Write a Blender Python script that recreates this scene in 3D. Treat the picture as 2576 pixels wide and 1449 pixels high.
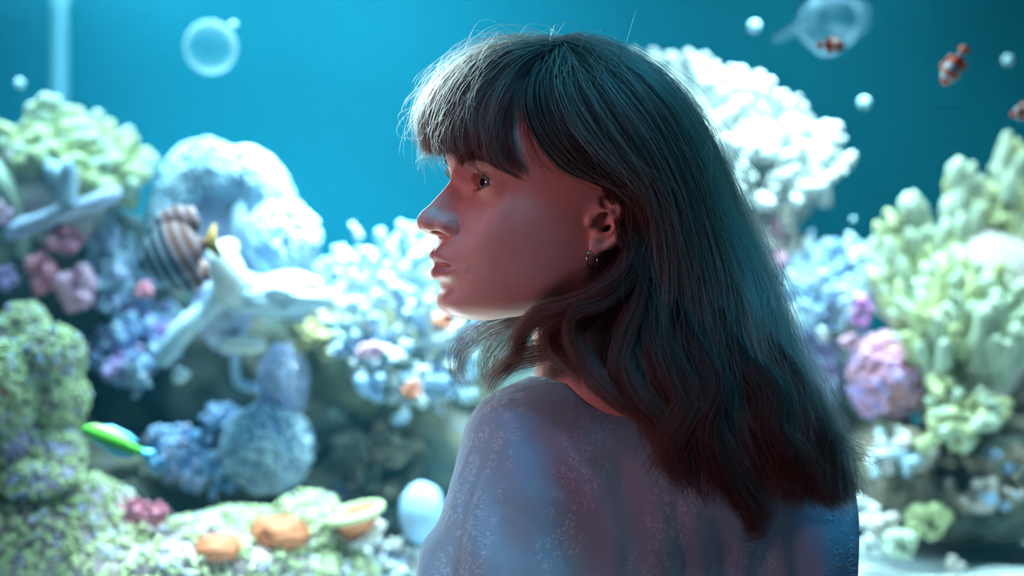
import bpy, math, random
import numpy as np
from mathutils import Vector, Matrix, Quaternion

sc = bpy.context.scene
for o in list(bpy.data.objects):
    bpy.data.objects.remove(o)
C = sc.collection

# ------------------------------------------------------------------ camera
FPX = 2576 * 50.0 / 36.0
CXP, CYP, CAMZ = 1288.0, 724.5, 1.45
cam = bpy.data.cameras.new('camera')
cam.lens = 50.0
cam.sensor_width = 36.0
cam.sensor_fit = 'HORIZONTAL'
cam.clip_start = 0.02
cam.dof.use_dof = True
cam.dof.focus_distance = 1.15
cam.dof.aperture_fstop = 2.4
cam_o = bpy.data.objects.new('camera', cam)
C.objects.link(cam_o)
cam_o.location = (0, 0, CAMZ)
cam_o.rotation_euler = (math.pi / 2, 0, 0)
sc.camera = cam_o

# ------------------------------------------------------------------ world: the dim room behind the visitor
w = bpy.data.worlds.new('world')
sc.world = w
w.use_nodes = True
w.node_tree.nodes['Background'].inputs[0].default_value = (0.30, 0.34, 0.62, 1)
w.node_tree.nodes['Background'].inputs[1].default_value = 0.035


def area(name, loc, target, sx, sy, power, col, spread=math.pi):
    l = bpy.data.lights.new(name, 'AREA')
    l.shape = 'RECTANGLE'
    l.size, l.size_y = sx, sy
    l.energy = power
    l.color = col
    l.spread = spread
    o = bpy.data.objects.new(name, l)
    C.objects.link(o)
    o.location = loc
    d = Vector(target) - Vector(loc)
    o.rotation_euler = d.to_track_quat('-Z', 'Y').to_euler()
    return o


# lamps hanging over the tank, behind the lintel
area('tank_lamp', (-0.45, 1.86, 2.10), (-0.42, 1.98, 1.0), 1.0, 0.35, 10.8, (0.44, 0.82, 1.0), math.radians(120))
area('tank_lamp', (0.42, 1.92, 2.10), (0.36, 1.96, 1.0), 0.45, 0.30, 10, (0.58, 0.93, 1.0), math.radians(78))
area('tank_lamp', (0.95, 1.75, 2.10), (0.86, 1.98, 1.0), 0.30, 0.25, 2.5, (0.62, 0.95, 1.0), math.radians(52))
area('tank_lamp', (-0.18, 1.575, 2.10), (-0.18, 1.575, 1.0), 0.75, 0.05, 5, (0.62, 0.92, 1.0), math.radians(22))  # added strip onto the near sand, bouncing light under the chin
area('tank_lamp', (-0.20, 1.90, 2.10), (-0.16, 1.98, 1.0), 0.25, 0.20, 7, (0.60, 0.92, 1.0), math.radians(60))  # added spot, brightens the staghorn coral and the chin before it
area('tank_lamp', (-0.75, 2.40, 2.08), (-0.05, 1.2, 1.55), 0.5, 0.30, 11, (0.66, 0.93, 1.0), math.radians(95))  # added lamp aimed out at the visitor, rims face and fringe
area('tank_lamp', (-0.32, 2.25, 2.16), (-0.32, 2.60, 1.45), 0.9, 0.10, 1.9, (0.44, 0.86, 1.0), math.radians(150))  # added wash, brightens the lining behind the water
# a pink wall lamp to the visitor's side; added chin and blue fills
area('wall_lamp', (-1.2, 0.15, 1.70), (0.03, 1.13, 1.48), 0.30, 0.30, 0.46, (1.0, 0.40, 0.52), math.radians(40))
area('chin_fill_lamp', (-0.25, 1.37, 1.05), (-0.04, 1.20, 1.42), 0.5, 0.05, 2.2, (0.70, 0.93, 1.0), math.radians(120))  # added low lamp, brightens the underside of the chin
area('blue_fill_lamp', (0.28, 0.92, 2.6), (0.14, 1.12, 1.3), 0.9, 0.5, 33.0, (0.045, 0.50, 0.95))  # added overhead fill that turns the blouse blue

vs = sc.view_settings
vs.view_transform = 'Standard'
vs.look = 'None'
vs.gamma = 1.0
vs.use_curve_mapping = False
vs.exposure = 0.0
sc.cycles.use_denoising = True
sc.cycles.max_bounces = 5
sc.cycles.diffuse_bounces = 3
sc.cycles.glossy_bounces = 2
sc.cycles.transmission_bounces = 4
sc.cycles.volume_bounces = 0
sc.cycles.transparent_max_bounces = 8
sc.cycles.caustics_reflective = False
sc.cycles.caustics_refractive = False
sc.cycles.sample_clamp_indirect = 6.0
sc.cycles.use_adaptive_sampling = True
sc.cycles.adaptive_threshold = 0.18
sc.cycles.adaptive_min_samples = 12

# ------------------------------------------------------------------ helpers
RNG = np.random.default_rng(7)
random.seed(7)


def P(px, py, Y):
    """A point at distance Y from the lens plane, seen at a pixel of the 2576x1449 frame."""
    return np.array([(px - CXP) / FPX * Y, Y, CAMZ - (py - CYP) / FPX * Y])


def px_m(n, Y):
    return n / FPX * Y


def new_mat(name, col=(0.8, 0.8, 0.8), rough=0.6, **kw):
    m = bpy.data.materials.new(name)
    m.use_nodes = True
    b = m.node_tree.nodes['Principled BSDF']
    b.inputs['Base Color'].default_value = (*col, 1)
    b.inputs['Roughness'].default_value = rough
    for k, v in kw.items():
        b.inputs[k.replace('_', ' ')].default_value = v
    return m


def ramp_mat(name, stops, scale=8.0, rough=0.7, detail=4.0, bump=0.0, bscale=None, coord='Object', **kw):
    """Principled material coloured by a noise texture through a colour ramp."""
    m = new_mat(name, rough=rough, **kw)
    nt = m.node_tree
    b = nt.nodes['Principled BSDF']
    tc = nt.nodes.new('ShaderNodeTexCoord')
    n = nt.nodes.new('ShaderNodeTexNoise')
    n.inputs['Scale'].default_value = scale
    n.inputs['Detail'].default_value = detail
    nt.links.new(tc.outputs[coord], n.inputs['Vector'])
    r = nt.nodes.new('ShaderNodeValToRGB')
    e = r.color_ramp.elements
    while len(e) < len(stops):
        e.new(0.5)
    for q, (p, c) in zip(e, stops):
        q.position = p
        q.color = (*c, 1)
    nt.links.new(n.outputs['Fac'], r.inputs['Fac'])
    nt.links.new(r.outputs['Color'], b.inputs['Base Color'])
    if bump:
        n2 = nt.nodes.new('ShaderNodeTexNoise')
        n2.inputs['Scale'].default_value = bscale or scale * 4
        nt.links.new(tc.outputs[coord], n2.inputs['Vector'])
        bp = nt.nodes.new('ShaderNodeBump')
        bp.inputs['Strength'].default_value = bump
        bp.inputs['Distance'].default_value = 0.01
        nt.links.new(n2.outputs['Fac'], bp.inputs['Height'])
        nt.links.new(bp.outputs['Normal'], b.inputs['Normal'])
    return m


def mesh_data(name, v, f, mat=None, smooth=True):
    v = np.asarray(v, dtype=np.float32)
    me = bpy.data.meshes.new(name)
    if isinstance(f, np.ndarray):
        nv = f.shape[1]
        me.vertices.add(len(v))
        me.vertices.foreach_set('co', v.ravel())
        me.loops.add(f.size)
        me.loops.foreach_set('vertex_index', f.ravel().astype(np.int32))
        me.polygons.add(len(f))
        me.polygons.foreach_set('loop_start', np.arange(0, f.size, nv, dtype=np.int32))
        me.update(calc_edges=True)
        me.validate()
    else:
        me.from_pydata([tuple(x) for x in v], [], f)
        me.update()
    if smooth:
        me.polygons.foreach_set('use_smooth', np.ones(len(me.polygons), dtype=bool))
    if mat is not None:
        me.materials.append(mat)
    return me


def link(name, data, parent=None, loc=None):
    o = bpy.data.objects.new(name, data)
    C.objects.link(o)
    if loc is not None:
        o.location = loc
    if parent is not None:
        o.parent = parent
    return o


def empty(name, loc=(0, 0, 0)):
    o = bpy.data.objects.new(name, None)
    o.empty_display_size = 0.05
    C.objects.link(o)
    o.location = loc
    return o


def tag(o, label=None, cat=None, group=None, kind=None):
    if label:
        o['label'] = label
    if cat:
        o['category'] = cat
    if group:
        o['group'] = group
    if kind:
        o['kind'] = kind
    return o


def box(x0, x1, y0, y1, z0, z1):
    v = [(x, y, z) for z in (z0, z1) for y in (y0, y1) for x in (x0, x1)]
    f = [(0, 2, 3, 1), (4, 5, 7, 6), (0, 1, 5, 4), (2, 6, 7, 3), (0, 4, 6, 2), (1, 3, 7, 5)]
    return v, f


def _hash(ix, iy, iz, seed):
    h = (ix * 374761393 + iy * 668265263 + iz * 2147483647 + seed * 1274126177) & 0xffffffff
    h = ((h ^ (h >> 13)) * 1274126177) & 0xffffffff
    h = h ^ (h >> 16)
    return (h & 0xffff) / 32767.5 - 1.0


def vnoise(p, seed=0):
    """Smooth value noise in [-1, 1] at the points p (n, 3)."""
    p = np.asarray(p, dtype=np.float64)
    i = np.floor(p).astype(np.int64)
    t = p - i
    t = t * t * (3 - 2 * t)
    out = 0
    for dx in (0, 1):
        for dy in (0, 1):
            for dz in (0, 1):
                wgt = (t[:, 0] if dx else 1 - t[:, 0]) * (t[:, 1] if dy else 1 - t[:, 1]) * (t[:, 2] if dz else 1 - t[:, 2])
                out = out + wgt * _hash(i[:, 0] + dx, i[:, 1] + dy, i[:, 2] + dz, seed)
    return out


def fbm(p, seed=0, octv=3):
    a, s, o = 1.0, 0, np.zeros(len(p))
    for k in range(octv):
        o += a * vnoise(np.asarray(p) * 2 ** k, seed + k * 17)
        s += a
        a *= 0.5
    return o / s


def catmull(pts, n):
    """Resample a polyline (k, d) as a smooth Catmull-Rom curve of n points."""
    p = np.asarray(pts, dtype=float)
    k = len(p)
    q = np.vstack([2 * p[0] - p[1], p, 2 * p[-1] - p[-2]])
    s = np.linspace(0, k - 1 - 1e-6, n)
    i = s.astype(int)
    t = (s - i)[:, None]
    a, b, c, d = q[i], q[i + 1], q[i + 2], q[i + 3]
    return 0.5 * ((2 * b) + (c - a) * t + (2 * a - 5 * b + 4 * c - d) * t ** 2 + (3 * b - a - 3 * c + d) * t ** 3)


def frames(path):
    t = np.gradient(path, axis=0)
    t /= np.linalg.norm(t, axis=1)[:, None] + 1e-12
    ref = np.array([0.31, 0.17, 0.93]) if abs(t[0] @ np.array([0.31, 0.17, 0.93])) < 0.9 else np.array([1.0, 0, 0])
    u = np.zeros_like(t)
    for i in range(len(t)):
        r = ref - t[i] * (ref @ t[i])
        r /= np.linalg.norm(r) + 1e-12
        u[i] = r
        ref = r
    return t, u, np.cross(t, u)


def tube(path, rad, sides=8, cap=True, squash=None):
    """Closed tube along a path with a radius per point; rounded tip when the radius shrinks."""
    path = np.asarray(path, dtype=float)
    n = len(path)
    rad = np.broadcast_to(np.asarray(rad, dtype=float), (n,))
    t, u, v = frames(path)
    a = np.arange(sides) / sides * 2 * np.pi
    ca, sa = np.cos(a), np.sin(a)
    q = 1.0 if squash is None else squash
    V = path[:, None] + rad[:, None, None] * (ca[None, :, None] * u[:, None] + q * sa[None, :, None] * v[:, None])
    V = V.reshape(-1, 3)
    i, j = np.meshgrid(np.arange(n - 1), np.arange(sides), indexing='ij')
    a0 = i * sides + j
    a1 = i * sides + (j + 1) % sides
    F = np.stack([a0, a1, a1 + sides, a0 + sides], -1).reshape(-1, 4).tolist()
    if cap:
        V = np.vstack([V, path[0], path[-1]])
        c0, c1 = n * sides, n * sides + 1
        for k in range(sides):
            k2 = (k + 1) % sides
            F.append([c0, k2, k])
            F.append([c1, (n - 1) * sides + k, (n - 1) * sides + k2])
    return V, F


def merge(parts):
    V, F, n = [], [], 0
    for v, f in parts:
        V.append(np.asarray(v))
        F += [[i + n for i in q] for q in f]
        n += len(v)
    return np.vstack(V), F


_ico = {}


def ico(sub):
    if sub not in _ico:
        import bmesh
        bm = bmesh.new()
        bmesh.ops.create_icosphere(bm, subdivisions=sub, radius=1.0)
        bm.verts.ensure_lookup_table()
        _ico[sub] = (np.array([v.co[:] for v in bm.verts]), np.array([[q.index for q in f.verts] for f in bm.faces], dtype=np.int32))
        bm.free()
    v, f = _ico[sub]
    return v.copy(), f


def catcurve(pts, n):
    return catmull(pts, n)


# -------- signed distance sculpting on a rectilinear grid, meshed with surface nets
def surface_nets(D, xs, ys, zs):
    s = D < 0
    c = [s[:-1, :-1, :-1], s[1:, :-1, :-1], s[:-1, 1:, :-1], s[1:, 1:, :-1], s[:-1, :-1, 1:], s[1:, :-1, 1:], s[:-1, 1:, 1:], s[1:, 1:, 1:]]
    anyv = c[0].copy()
    allv = c[0].copy()
    for k in c[1:]:
        anyv |= k
        allv &= k
    mixed = anyv & ~allv
    I, J, K = np.nonzero(mixed)
    ids = np.full(mixed.shape, -1, dtype=np.int32)
    ids[I, J, K] = np.arange(len(I))
    off = [(a, b, d) for d in (0, 1) for b in (0, 1) for a in (0, 1)]
    val = [D[I + a, J + b, K + d] for a, b, d in off]
    pos = [np.stack([xs[I + a], ys[J + b], zs[K + d]], -1) for a, b, d in off]
    acc = np.zeros((len(I), 3))
    cnt = np.zeros(len(I))
    for p in range(8):
        for q in range(p + 1, 8):
            if bin(p ^ q).count('1') != 1:
                continue
            m = (val[p] < 0) != (val[q] < 0)
            t = val[p][m] / (val[p][m] - val[q][m])
            acc[m] += pos[p][m] + (pos[q][m] - pos[p][m]) * t[:, None]
            cnt[m] += 1
    V = acc / cnt[:, None]
    Q = []
    for ax in range(3):
        lo = [slice(1, -1)] * 3
        hi = [slice(1, -1)] * 3
        lo[ax] = slice(0, -1)
        hi[ax] = slice(1, None)
        a, b = s[tuple(lo)], s[tuple(hi)]
        for flip, m in ((False, a & ~b), (True, ~a & b)):
            i, j, k = np.nonzero(m)
            g = [i + 1, j + 1, k + 1]
            g[ax] = g[ax] - 1
            b1, b2 = (ax + 1) % 3, (ax + 2) % 3
            quad = []
            for d1, d2 in ((-1, -1), (0, -1), (0, 0), (-1, 0)):
                h = [x.copy() for x in g]
                h[b1] = h[b1] + d1
                h[b2] = h[b2] + d2
                quad.append(ids[h[0], h[1], h[2]])
            q = np.stack(quad, -1)
            Q.append(q[:, ::-1] if flip else q)
    return V, np.vstack(Q)


def smin(a, b, k):
    h = np.maximum(k - np.abs(a - b), 0) / k
    return np.minimum(a, b) - h * h * k * 0.25


def smax(a, b, k):
    return -smin(-a, -b, k)


def sd_ell(p, c, r, rot=None):
    q = [p[i] - c[i] for i in range(3)]
    if rot is not None:
        q = [rot[i][0] * q[0] + rot[i][1] * q[1] + rot[i][2] * q[2] for i in range(3)]
    k0 = np.sqrt((q[0] / r[0]) ** 2 + (q[1] / r[1]) ** 2 + (q[2] / r[2]) ** 2)
    k1 = np.sqrt((q[0] / r[0] ** 2) ** 2 + (q[1] / r[1] ** 2) ** 2 + (q[2] / r[2] ** 2) ** 2) + 1e-9
    return k0 * (k0 - 1) / k1


def sd_cone(p, a, b, ra, rb):
    ba = [b[i] - a[i] for i in range(3)]
    l2 = sum(x * x for x in ba) + 1e-12
    h = np.clip(((p[0] - a[0]) * ba[0] + (p[1] - a[1]) * ba[1] + (p[2] - a[2]) * ba[2]) / l2, 0, 1)
    return np.sqrt((p[0] - a[0] - ba[0] * h) ** 2 + (p[1] - a[1] - ba[1] * h) ** 2 + (p[2] - a[2] - ba[2] * h) ** 2) - (ra + (rb - ra) * h)


def sd_chain(p, pts, rad):
    d = None
    for i in range(len(pts) - 1):
        e = sd_cone(p, pts[i], pts[i + 1], rad[i], rad[i + 1])
        d = e if d is None else np.minimum(d, e)
    return d


def hermite_table(xs, ys, xq):
    """Monotone-ish cubic interpolation of rows ys (k, m) at xs, evaluated at xq."""
    xs = np.asarray(xs, float)
    ys = np.asarray(ys, float)
    m = np.gradient(ys, xs, axis=0)
    i = np.clip(np.searchsorted(xs, xq) - 1, 0, len(xs) - 2)
    h = (xs[i + 1] - xs[i])
    t = np.clip((xq - xs[i]) / h, 0, 1)
    sh = (-1,) + (1,) * (ys.ndim - 1)
    t = t.reshape(sh)
    h = h.reshape(sh)
    return (2 * t ** 3 - 3 * t ** 2 + 1) * ys[i] + (t ** 3 - 2 * t ** 2 + t) * h * m[i] + (-2 * t ** 3 + 3 * t ** 2) * ys[i + 1] + (t ** 3 - t ** 2) * h * m[i + 1]


def table2(xr, xc, T, qr, qc):
    """Smooth 2-D table: rows at xr, columns at xc, evaluated on the grid qr x qc."""
    a = hermite_table(xr, np.asarray(T, float), np.asarray(qr, float))
    return hermite_table(xc, a.T, np.asarray(qc, float)).T

# ------------------------------------------------------------------ the room and the tank
def structure(name, v, f, mat, smooth=False):
    return tag(link(name, mesh_data(name, v, f, mat, smooth)), kind='structure')


WALL_M = ramp_mat('dark_plaster', [(0.35, (0.020, 0.022, 0.030)), (0.65, (0.030, 0.032, 0.042))], 12, 0.8, bump=0.1)
FLOOR_M = ramp_mat('dark_floor', [(0.35, (0.030, 0.030, 0.036)), (0.65, (0.045, 0.045, 0.052))], 6, 0.5)
BACK_M = ramp_mat('blue_tank_lining', [(0.30, (0.002, 0.44, 0.60)), (0.70, (0.003, 0.50, 0.68))], 1.6, 0.85, detail=2.0)
SIDE_M = ramp_mat('navy_tank_lining', [(0.30, (0.002, 0.10, 0.18)), (0.70, (0.004, 0.13, 0.22))], 1.6, 0.7, detail=2.0)
TX0, TX1, TY0, TY1, TZ0, TZ1 = -1.15, 1.40, 1.52, 2.62, 0.98, 2.30
structure('floor', *box(-2.5, 2.5, -1.5, TY1 + 0.1, -0.06, 0.0), FLOOR_M)
structure('wall_front_lower', *box(-2.5, 2.5, TY0 - 0.10, TY0 + 0.0, 0.0, 1.02), WALL_M)
structure('wall_front_upper', *box(-2.5, 2.5, TY0 - 0.10, TY0 + 0.0, 1.80, 2.75), WALL_M)
structure('wall_front_left', *box(-2.5, TX0, TY0 - 0.10, TY0 + 0.0, 1.02, 1.80), WALL_M)
structure('wall_front_right', *box(TX1, 2.5, TY0 - 0.10, TY0 + 0.0, 1.02, 1.80), WALL_M)
structure('wall_tank_back', *box(TX0, TX1, TY1, TY1 + 0.04, TZ0, TZ1), BACK_M)
structure('wall_tank_left', *box(TX0 - 0.04, TX0, TY0, TY1 + 0.04, TZ0, TZ1), SIDE_M)
structure('wall_tank_right', *box(TX1, TX1 + 0.04, TY0, TY1 + 0.04, TZ0, TZ1), SIDE_M)
structure('wall_tank_plinth', *box(TX0, TX1, TY0 + 0.001, TY1, 0.0, TZ0), WALL_M)
# viewing pane
gm = bpy.data.materials.new('viewing_glass')
gm.use_nodes = True
nt = gm.node_tree
nt.nodes.remove(nt.nodes['Principled BSDF'])
tr = nt.nodes.new('ShaderNodeBsdfTransparent')
tr.inputs['Color'].default_value = (0.93, 0.99, 1.0, 1)
gl = nt.nodes.new('ShaderNodeBsdfGlossy')
gl.inputs['Roughness'].default_value = 0.02
fr = nt.nodes.new('ShaderNodeFresnel')
fr.inputs['IOR'].default_value = 1.25
ms = nt.nodes.new('ShaderNodeMixShader')
nt.links.new(fr.outputs[0], ms.inputs[0])
nt.links.new(tr.outputs[0], ms.inputs[1])
nt.links.new(gl.outputs[0], ms.inputs[2])
nt.links.new(ms.outputs[0], nt.nodes['Material Output'].inputs['Surface'])
structure('window_1', *box(TX0, TX1, TY0 - 0.012, TY0, 1.02, 1.80), gm)
# sand bed
nx, ny = 130, 60
gx, gy = np.meshgrid(np.linspace(TX0, TX1, nx), np.linspace(TY0 + 0.002, TY1, ny), indexing='ij')
gp = np.stack([gx.ravel(), gy.ravel(), np.zeros(gx.size)], -1)
gp[:, 2] = 1.070 + 0.016 * fbm(gp * 5, 3) + 0.006 * fbm(gp * 30, 5)
ii, jj = np.meshgrid(np.arange(nx - 1), np.arange(ny - 1), indexing='ij')
aa = ii * ny + jj
SAND_M = ramp_mat('pale_sand', [(0.3, (0.42, 0.52, 0.55)), (0.7, (0.80, 0.84, 0.82))], 90, 0.9)
tag(link('sand', mesh_data('sand', gp, np.stack([aa, aa + ny, aa + ny + 1, aa + 1], -1).reshape(-1, 4), SAND_M)), 'pale blue lit coral sand on the tank bed', 'sand', kind='stuff')
# the water itself: a faint blue veil between the pane and the back of the tank
wm = bpy.data.materials.new('tank_water')
wm.use_nodes = True
nt = wm.node_tree
nt.nodes.remove(nt.nodes['Principled BSDF'])
vs_ = nt.nodes.new('ShaderNodeVolumeScatter')
vs_.inputs['Color'].default_value = (0.05, 0.62, 0.92, 1)
vs_.inputs['Density'].default_value = 0.05
vs_.inputs['Anisotropy'].default_value = 0.2
nt.links.new(vs_.outputs[0], nt.nodes['Material Output'].inputs['Volume'])
structure('water', *box(TX0 + 0.002, TX1 - 0.002, TY0 + 0.002, TY1 - 0.002, TZ0 + 0.01, 2.02), wm)

# ------------------------------------------------------------------ the visitor
D0 = 1.19


def head_axes(yaw, pitch, roll):
    y, p, r = np.radians([yaw, pitch, roll])
    F = np.array([-np.cos(y), -np.sin(y), 0])
    L = np.array([np.sin(y), -np.cos(y), 0])
    U = np.array([0, 0, 1.0])
    F, U = F * np.cos(p) + U * np.sin(p), U * np.cos(p) - F * np.sin(p)
    U, L = U * np.cos(r) + L * np.sin(r), L * np.cos(r) - U * np.sin(r)
    return np.stack([F, L, U])


HR = head_axes(23, 6, 4)
_off = 0.068 * HR[1]
HO = P(1492, 546, D0 + _off[1]) - _off      # midpoint between the ear canals


def h2w(l):
    return HO + np.asarray(l, float) @ HR / 1000.0


def w2h(wp):
    return (np.asarray(wp, float) - HO) @ HR.T * 1000.0


def axis(*segs):
    out = []
    for a, b, st in segs:
        out.append(np.arange(a, b - st * 0.3, st))
    return np.concatenate(out + [[segs[-1][1]]])


ZB = [-97, -92, -86, -78, -69, -62, -52, -42, -32, -24, -12, 0, 8, 16, 24, 32, 40, 55, 75, 95]
LB = [0, 8, 16, 24, 32, 40, 48, 56]
FB = [[80, 78, 72, 60, 45, 30, 15, 0],
      [89, 88, 83, 73, 60, 46, 30, 15],
      [94.5, 93.5, 89, 80.5, 70, 58, 44, 28],
      [95.5, 94.5, 90.5, 84, 75.5, 65, 52, 38],
      [93.5, 92.5, 90, 85, 78, 69, 57, 44],
      [98.3, 97.2, 93.4, 87, 80, 71.5, 60, 47],
      [100.5, 99.2, 94.8, 87.8, 81, 73, 62, 50],
      [104.6, 103, 98.3, 91.4, 84.2, 76, 65, 52],
      [102, 100.2, 96.5, 91.5, 85.5, 78, 68, 55],
      [98, 97, 94.5, 90.5, 85.5, 79.5, 70.5, 57],
      [95, 93.5, 91, 88.5, 85, 79.5, 71.5, 59],
      [93, 91, 88, 85.5, 82.5, 77.5, 70.5, 58],
      [92, 87.6, 81, 79.3, 78.6, 74.5, 67, 55],
      [92, 86, 77.8, 76.8, 77.8, 73.2, 65, 53],
      [96, 92, 86, 86, 86, 80, 70, 56],
      [99, 98.3, 96.6, 94.8, 91.6, 85.4, 75.5, 60.5],
      [101, 100.7, 99.5, 97, 93, 87, 77, 62],
      [99, 98.7, 97, 94.5, 90, 83.5, 74, 60],
      [93, 92.5, 91, 88, 83, 76, 66, 52],
      [80, 79.5, 78, 74, 69, 61, 50, 38]]
NZ = [-30, -27.5, -26.5, -24, -19, -14.5, -8, 0, 11, 16, 20, 24, 30, 36]
NP = [103, 108.5, 114.5, 118.4, 120.0, 118.8, 115.0, 109.4, 101.5, 98.6, 97.8, 98.2, 99.8, 101]
WZ = [-97, -80, -60, -40, -20, 0, 10, 30, 60, 95]
WF = [-40, 0, 30, 50, 70, 90]
WT = [[25, 36, 40, 35, 28, 20], [36, 46, 48, 43, 36, 29], [50, 55, 54, 49.5, 43, 37], [58, 61, 59.5, 55, 49, 42], [64, 65, 64, 60, 54, 48],
      [68, 68, 67, 64, 58, 52], [69, 69.5, 67, 63, 58, 54], [71, 71, 66, 61, 58, 55], [71, 71, 67, 63, 59, 51], [62, 62, 59, 55, 49, 41]]
JF = [-40, 0, 20, 40, 60, 80, 100]
JL = [0, 15, 30, 45, 60]
JT = [[-60, -58, -52, -40, -30], [-82, -80, -74, -62, -50], [-86, -85, -80, -72, -62], [-90, -89, -86, -80, -72], [-94, -93.5, -91, -87, -80],
      [-96.5, -96, -93, -89, -84], [-96, -95, -92, -88, -84]]
EYE = {1: np.array([71.2, 29.8, 17.0]), -1: np.array([71.2, -29.8, 17.0])}
EYE_R = 13.0


def lid_curves(s):
    """Heights of the upper and lower lid margins above the eye centre, s = mm outwards."""
    t = np.clip((s + 13.8) / 27.0, 0, 1)
    up = 6.7 * np.maximum(np.sin(np.pi * t ** 0.85), 0) ** 0.75 - 1.0 + 1.4 * t
    lo = -5.4 * np.maximum(np.sin(np.pi * t ** 1.15), 0) ** 0.8 - 1.0 + 1.4 * t
    return up, lo


LIP_U = [(84.4, 24.2, -52.8), (90.8, 17.2, -49.6), (97.4, 10.4, -46.8), (102.0, 4.5, -44.6), (102.2, 0, -45.2)]
LIP_UR = [1.0, 2.4, 3.7, 4.6, 4.6]
LIP_L = [(84.4, 23.8, -53.8), (90.6, 17.0, -55.6), (96.2, 10.3, -58.0), (98.8, 4.0, -59.2), (99.0, 0, -59.2)]
LIP_LR = [1.0, 2.9, 4.3, 5.0, 5.1]
HELIX = [(-5, 1), (0, 7), (1.5, 14), (-1, 21), (-7, 26.5), (-14, 28.2), (-20.5, 25), (-25, 17), (-26.2, 6), (-24, -5), (-18.5, -15), (-11.5, -22.5), (-5.5, -25.5)]
ANTI = [(-12, 22), (-16.5, 15), (-17.8, 7), (-17, -2), (-13.5, -9.5), (-7.5, -13), (-3.5, -12.5)]


def earL(F, base=68.0):
    return base + 0.50 * (-F) + 0.006 * F * F * 0


TORSO = dict(nb=(0.088, 1.222, 1.372), ls=(0.012, 1.190, 1.315), rs=(0.232, 1.215, 1.292))


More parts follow.
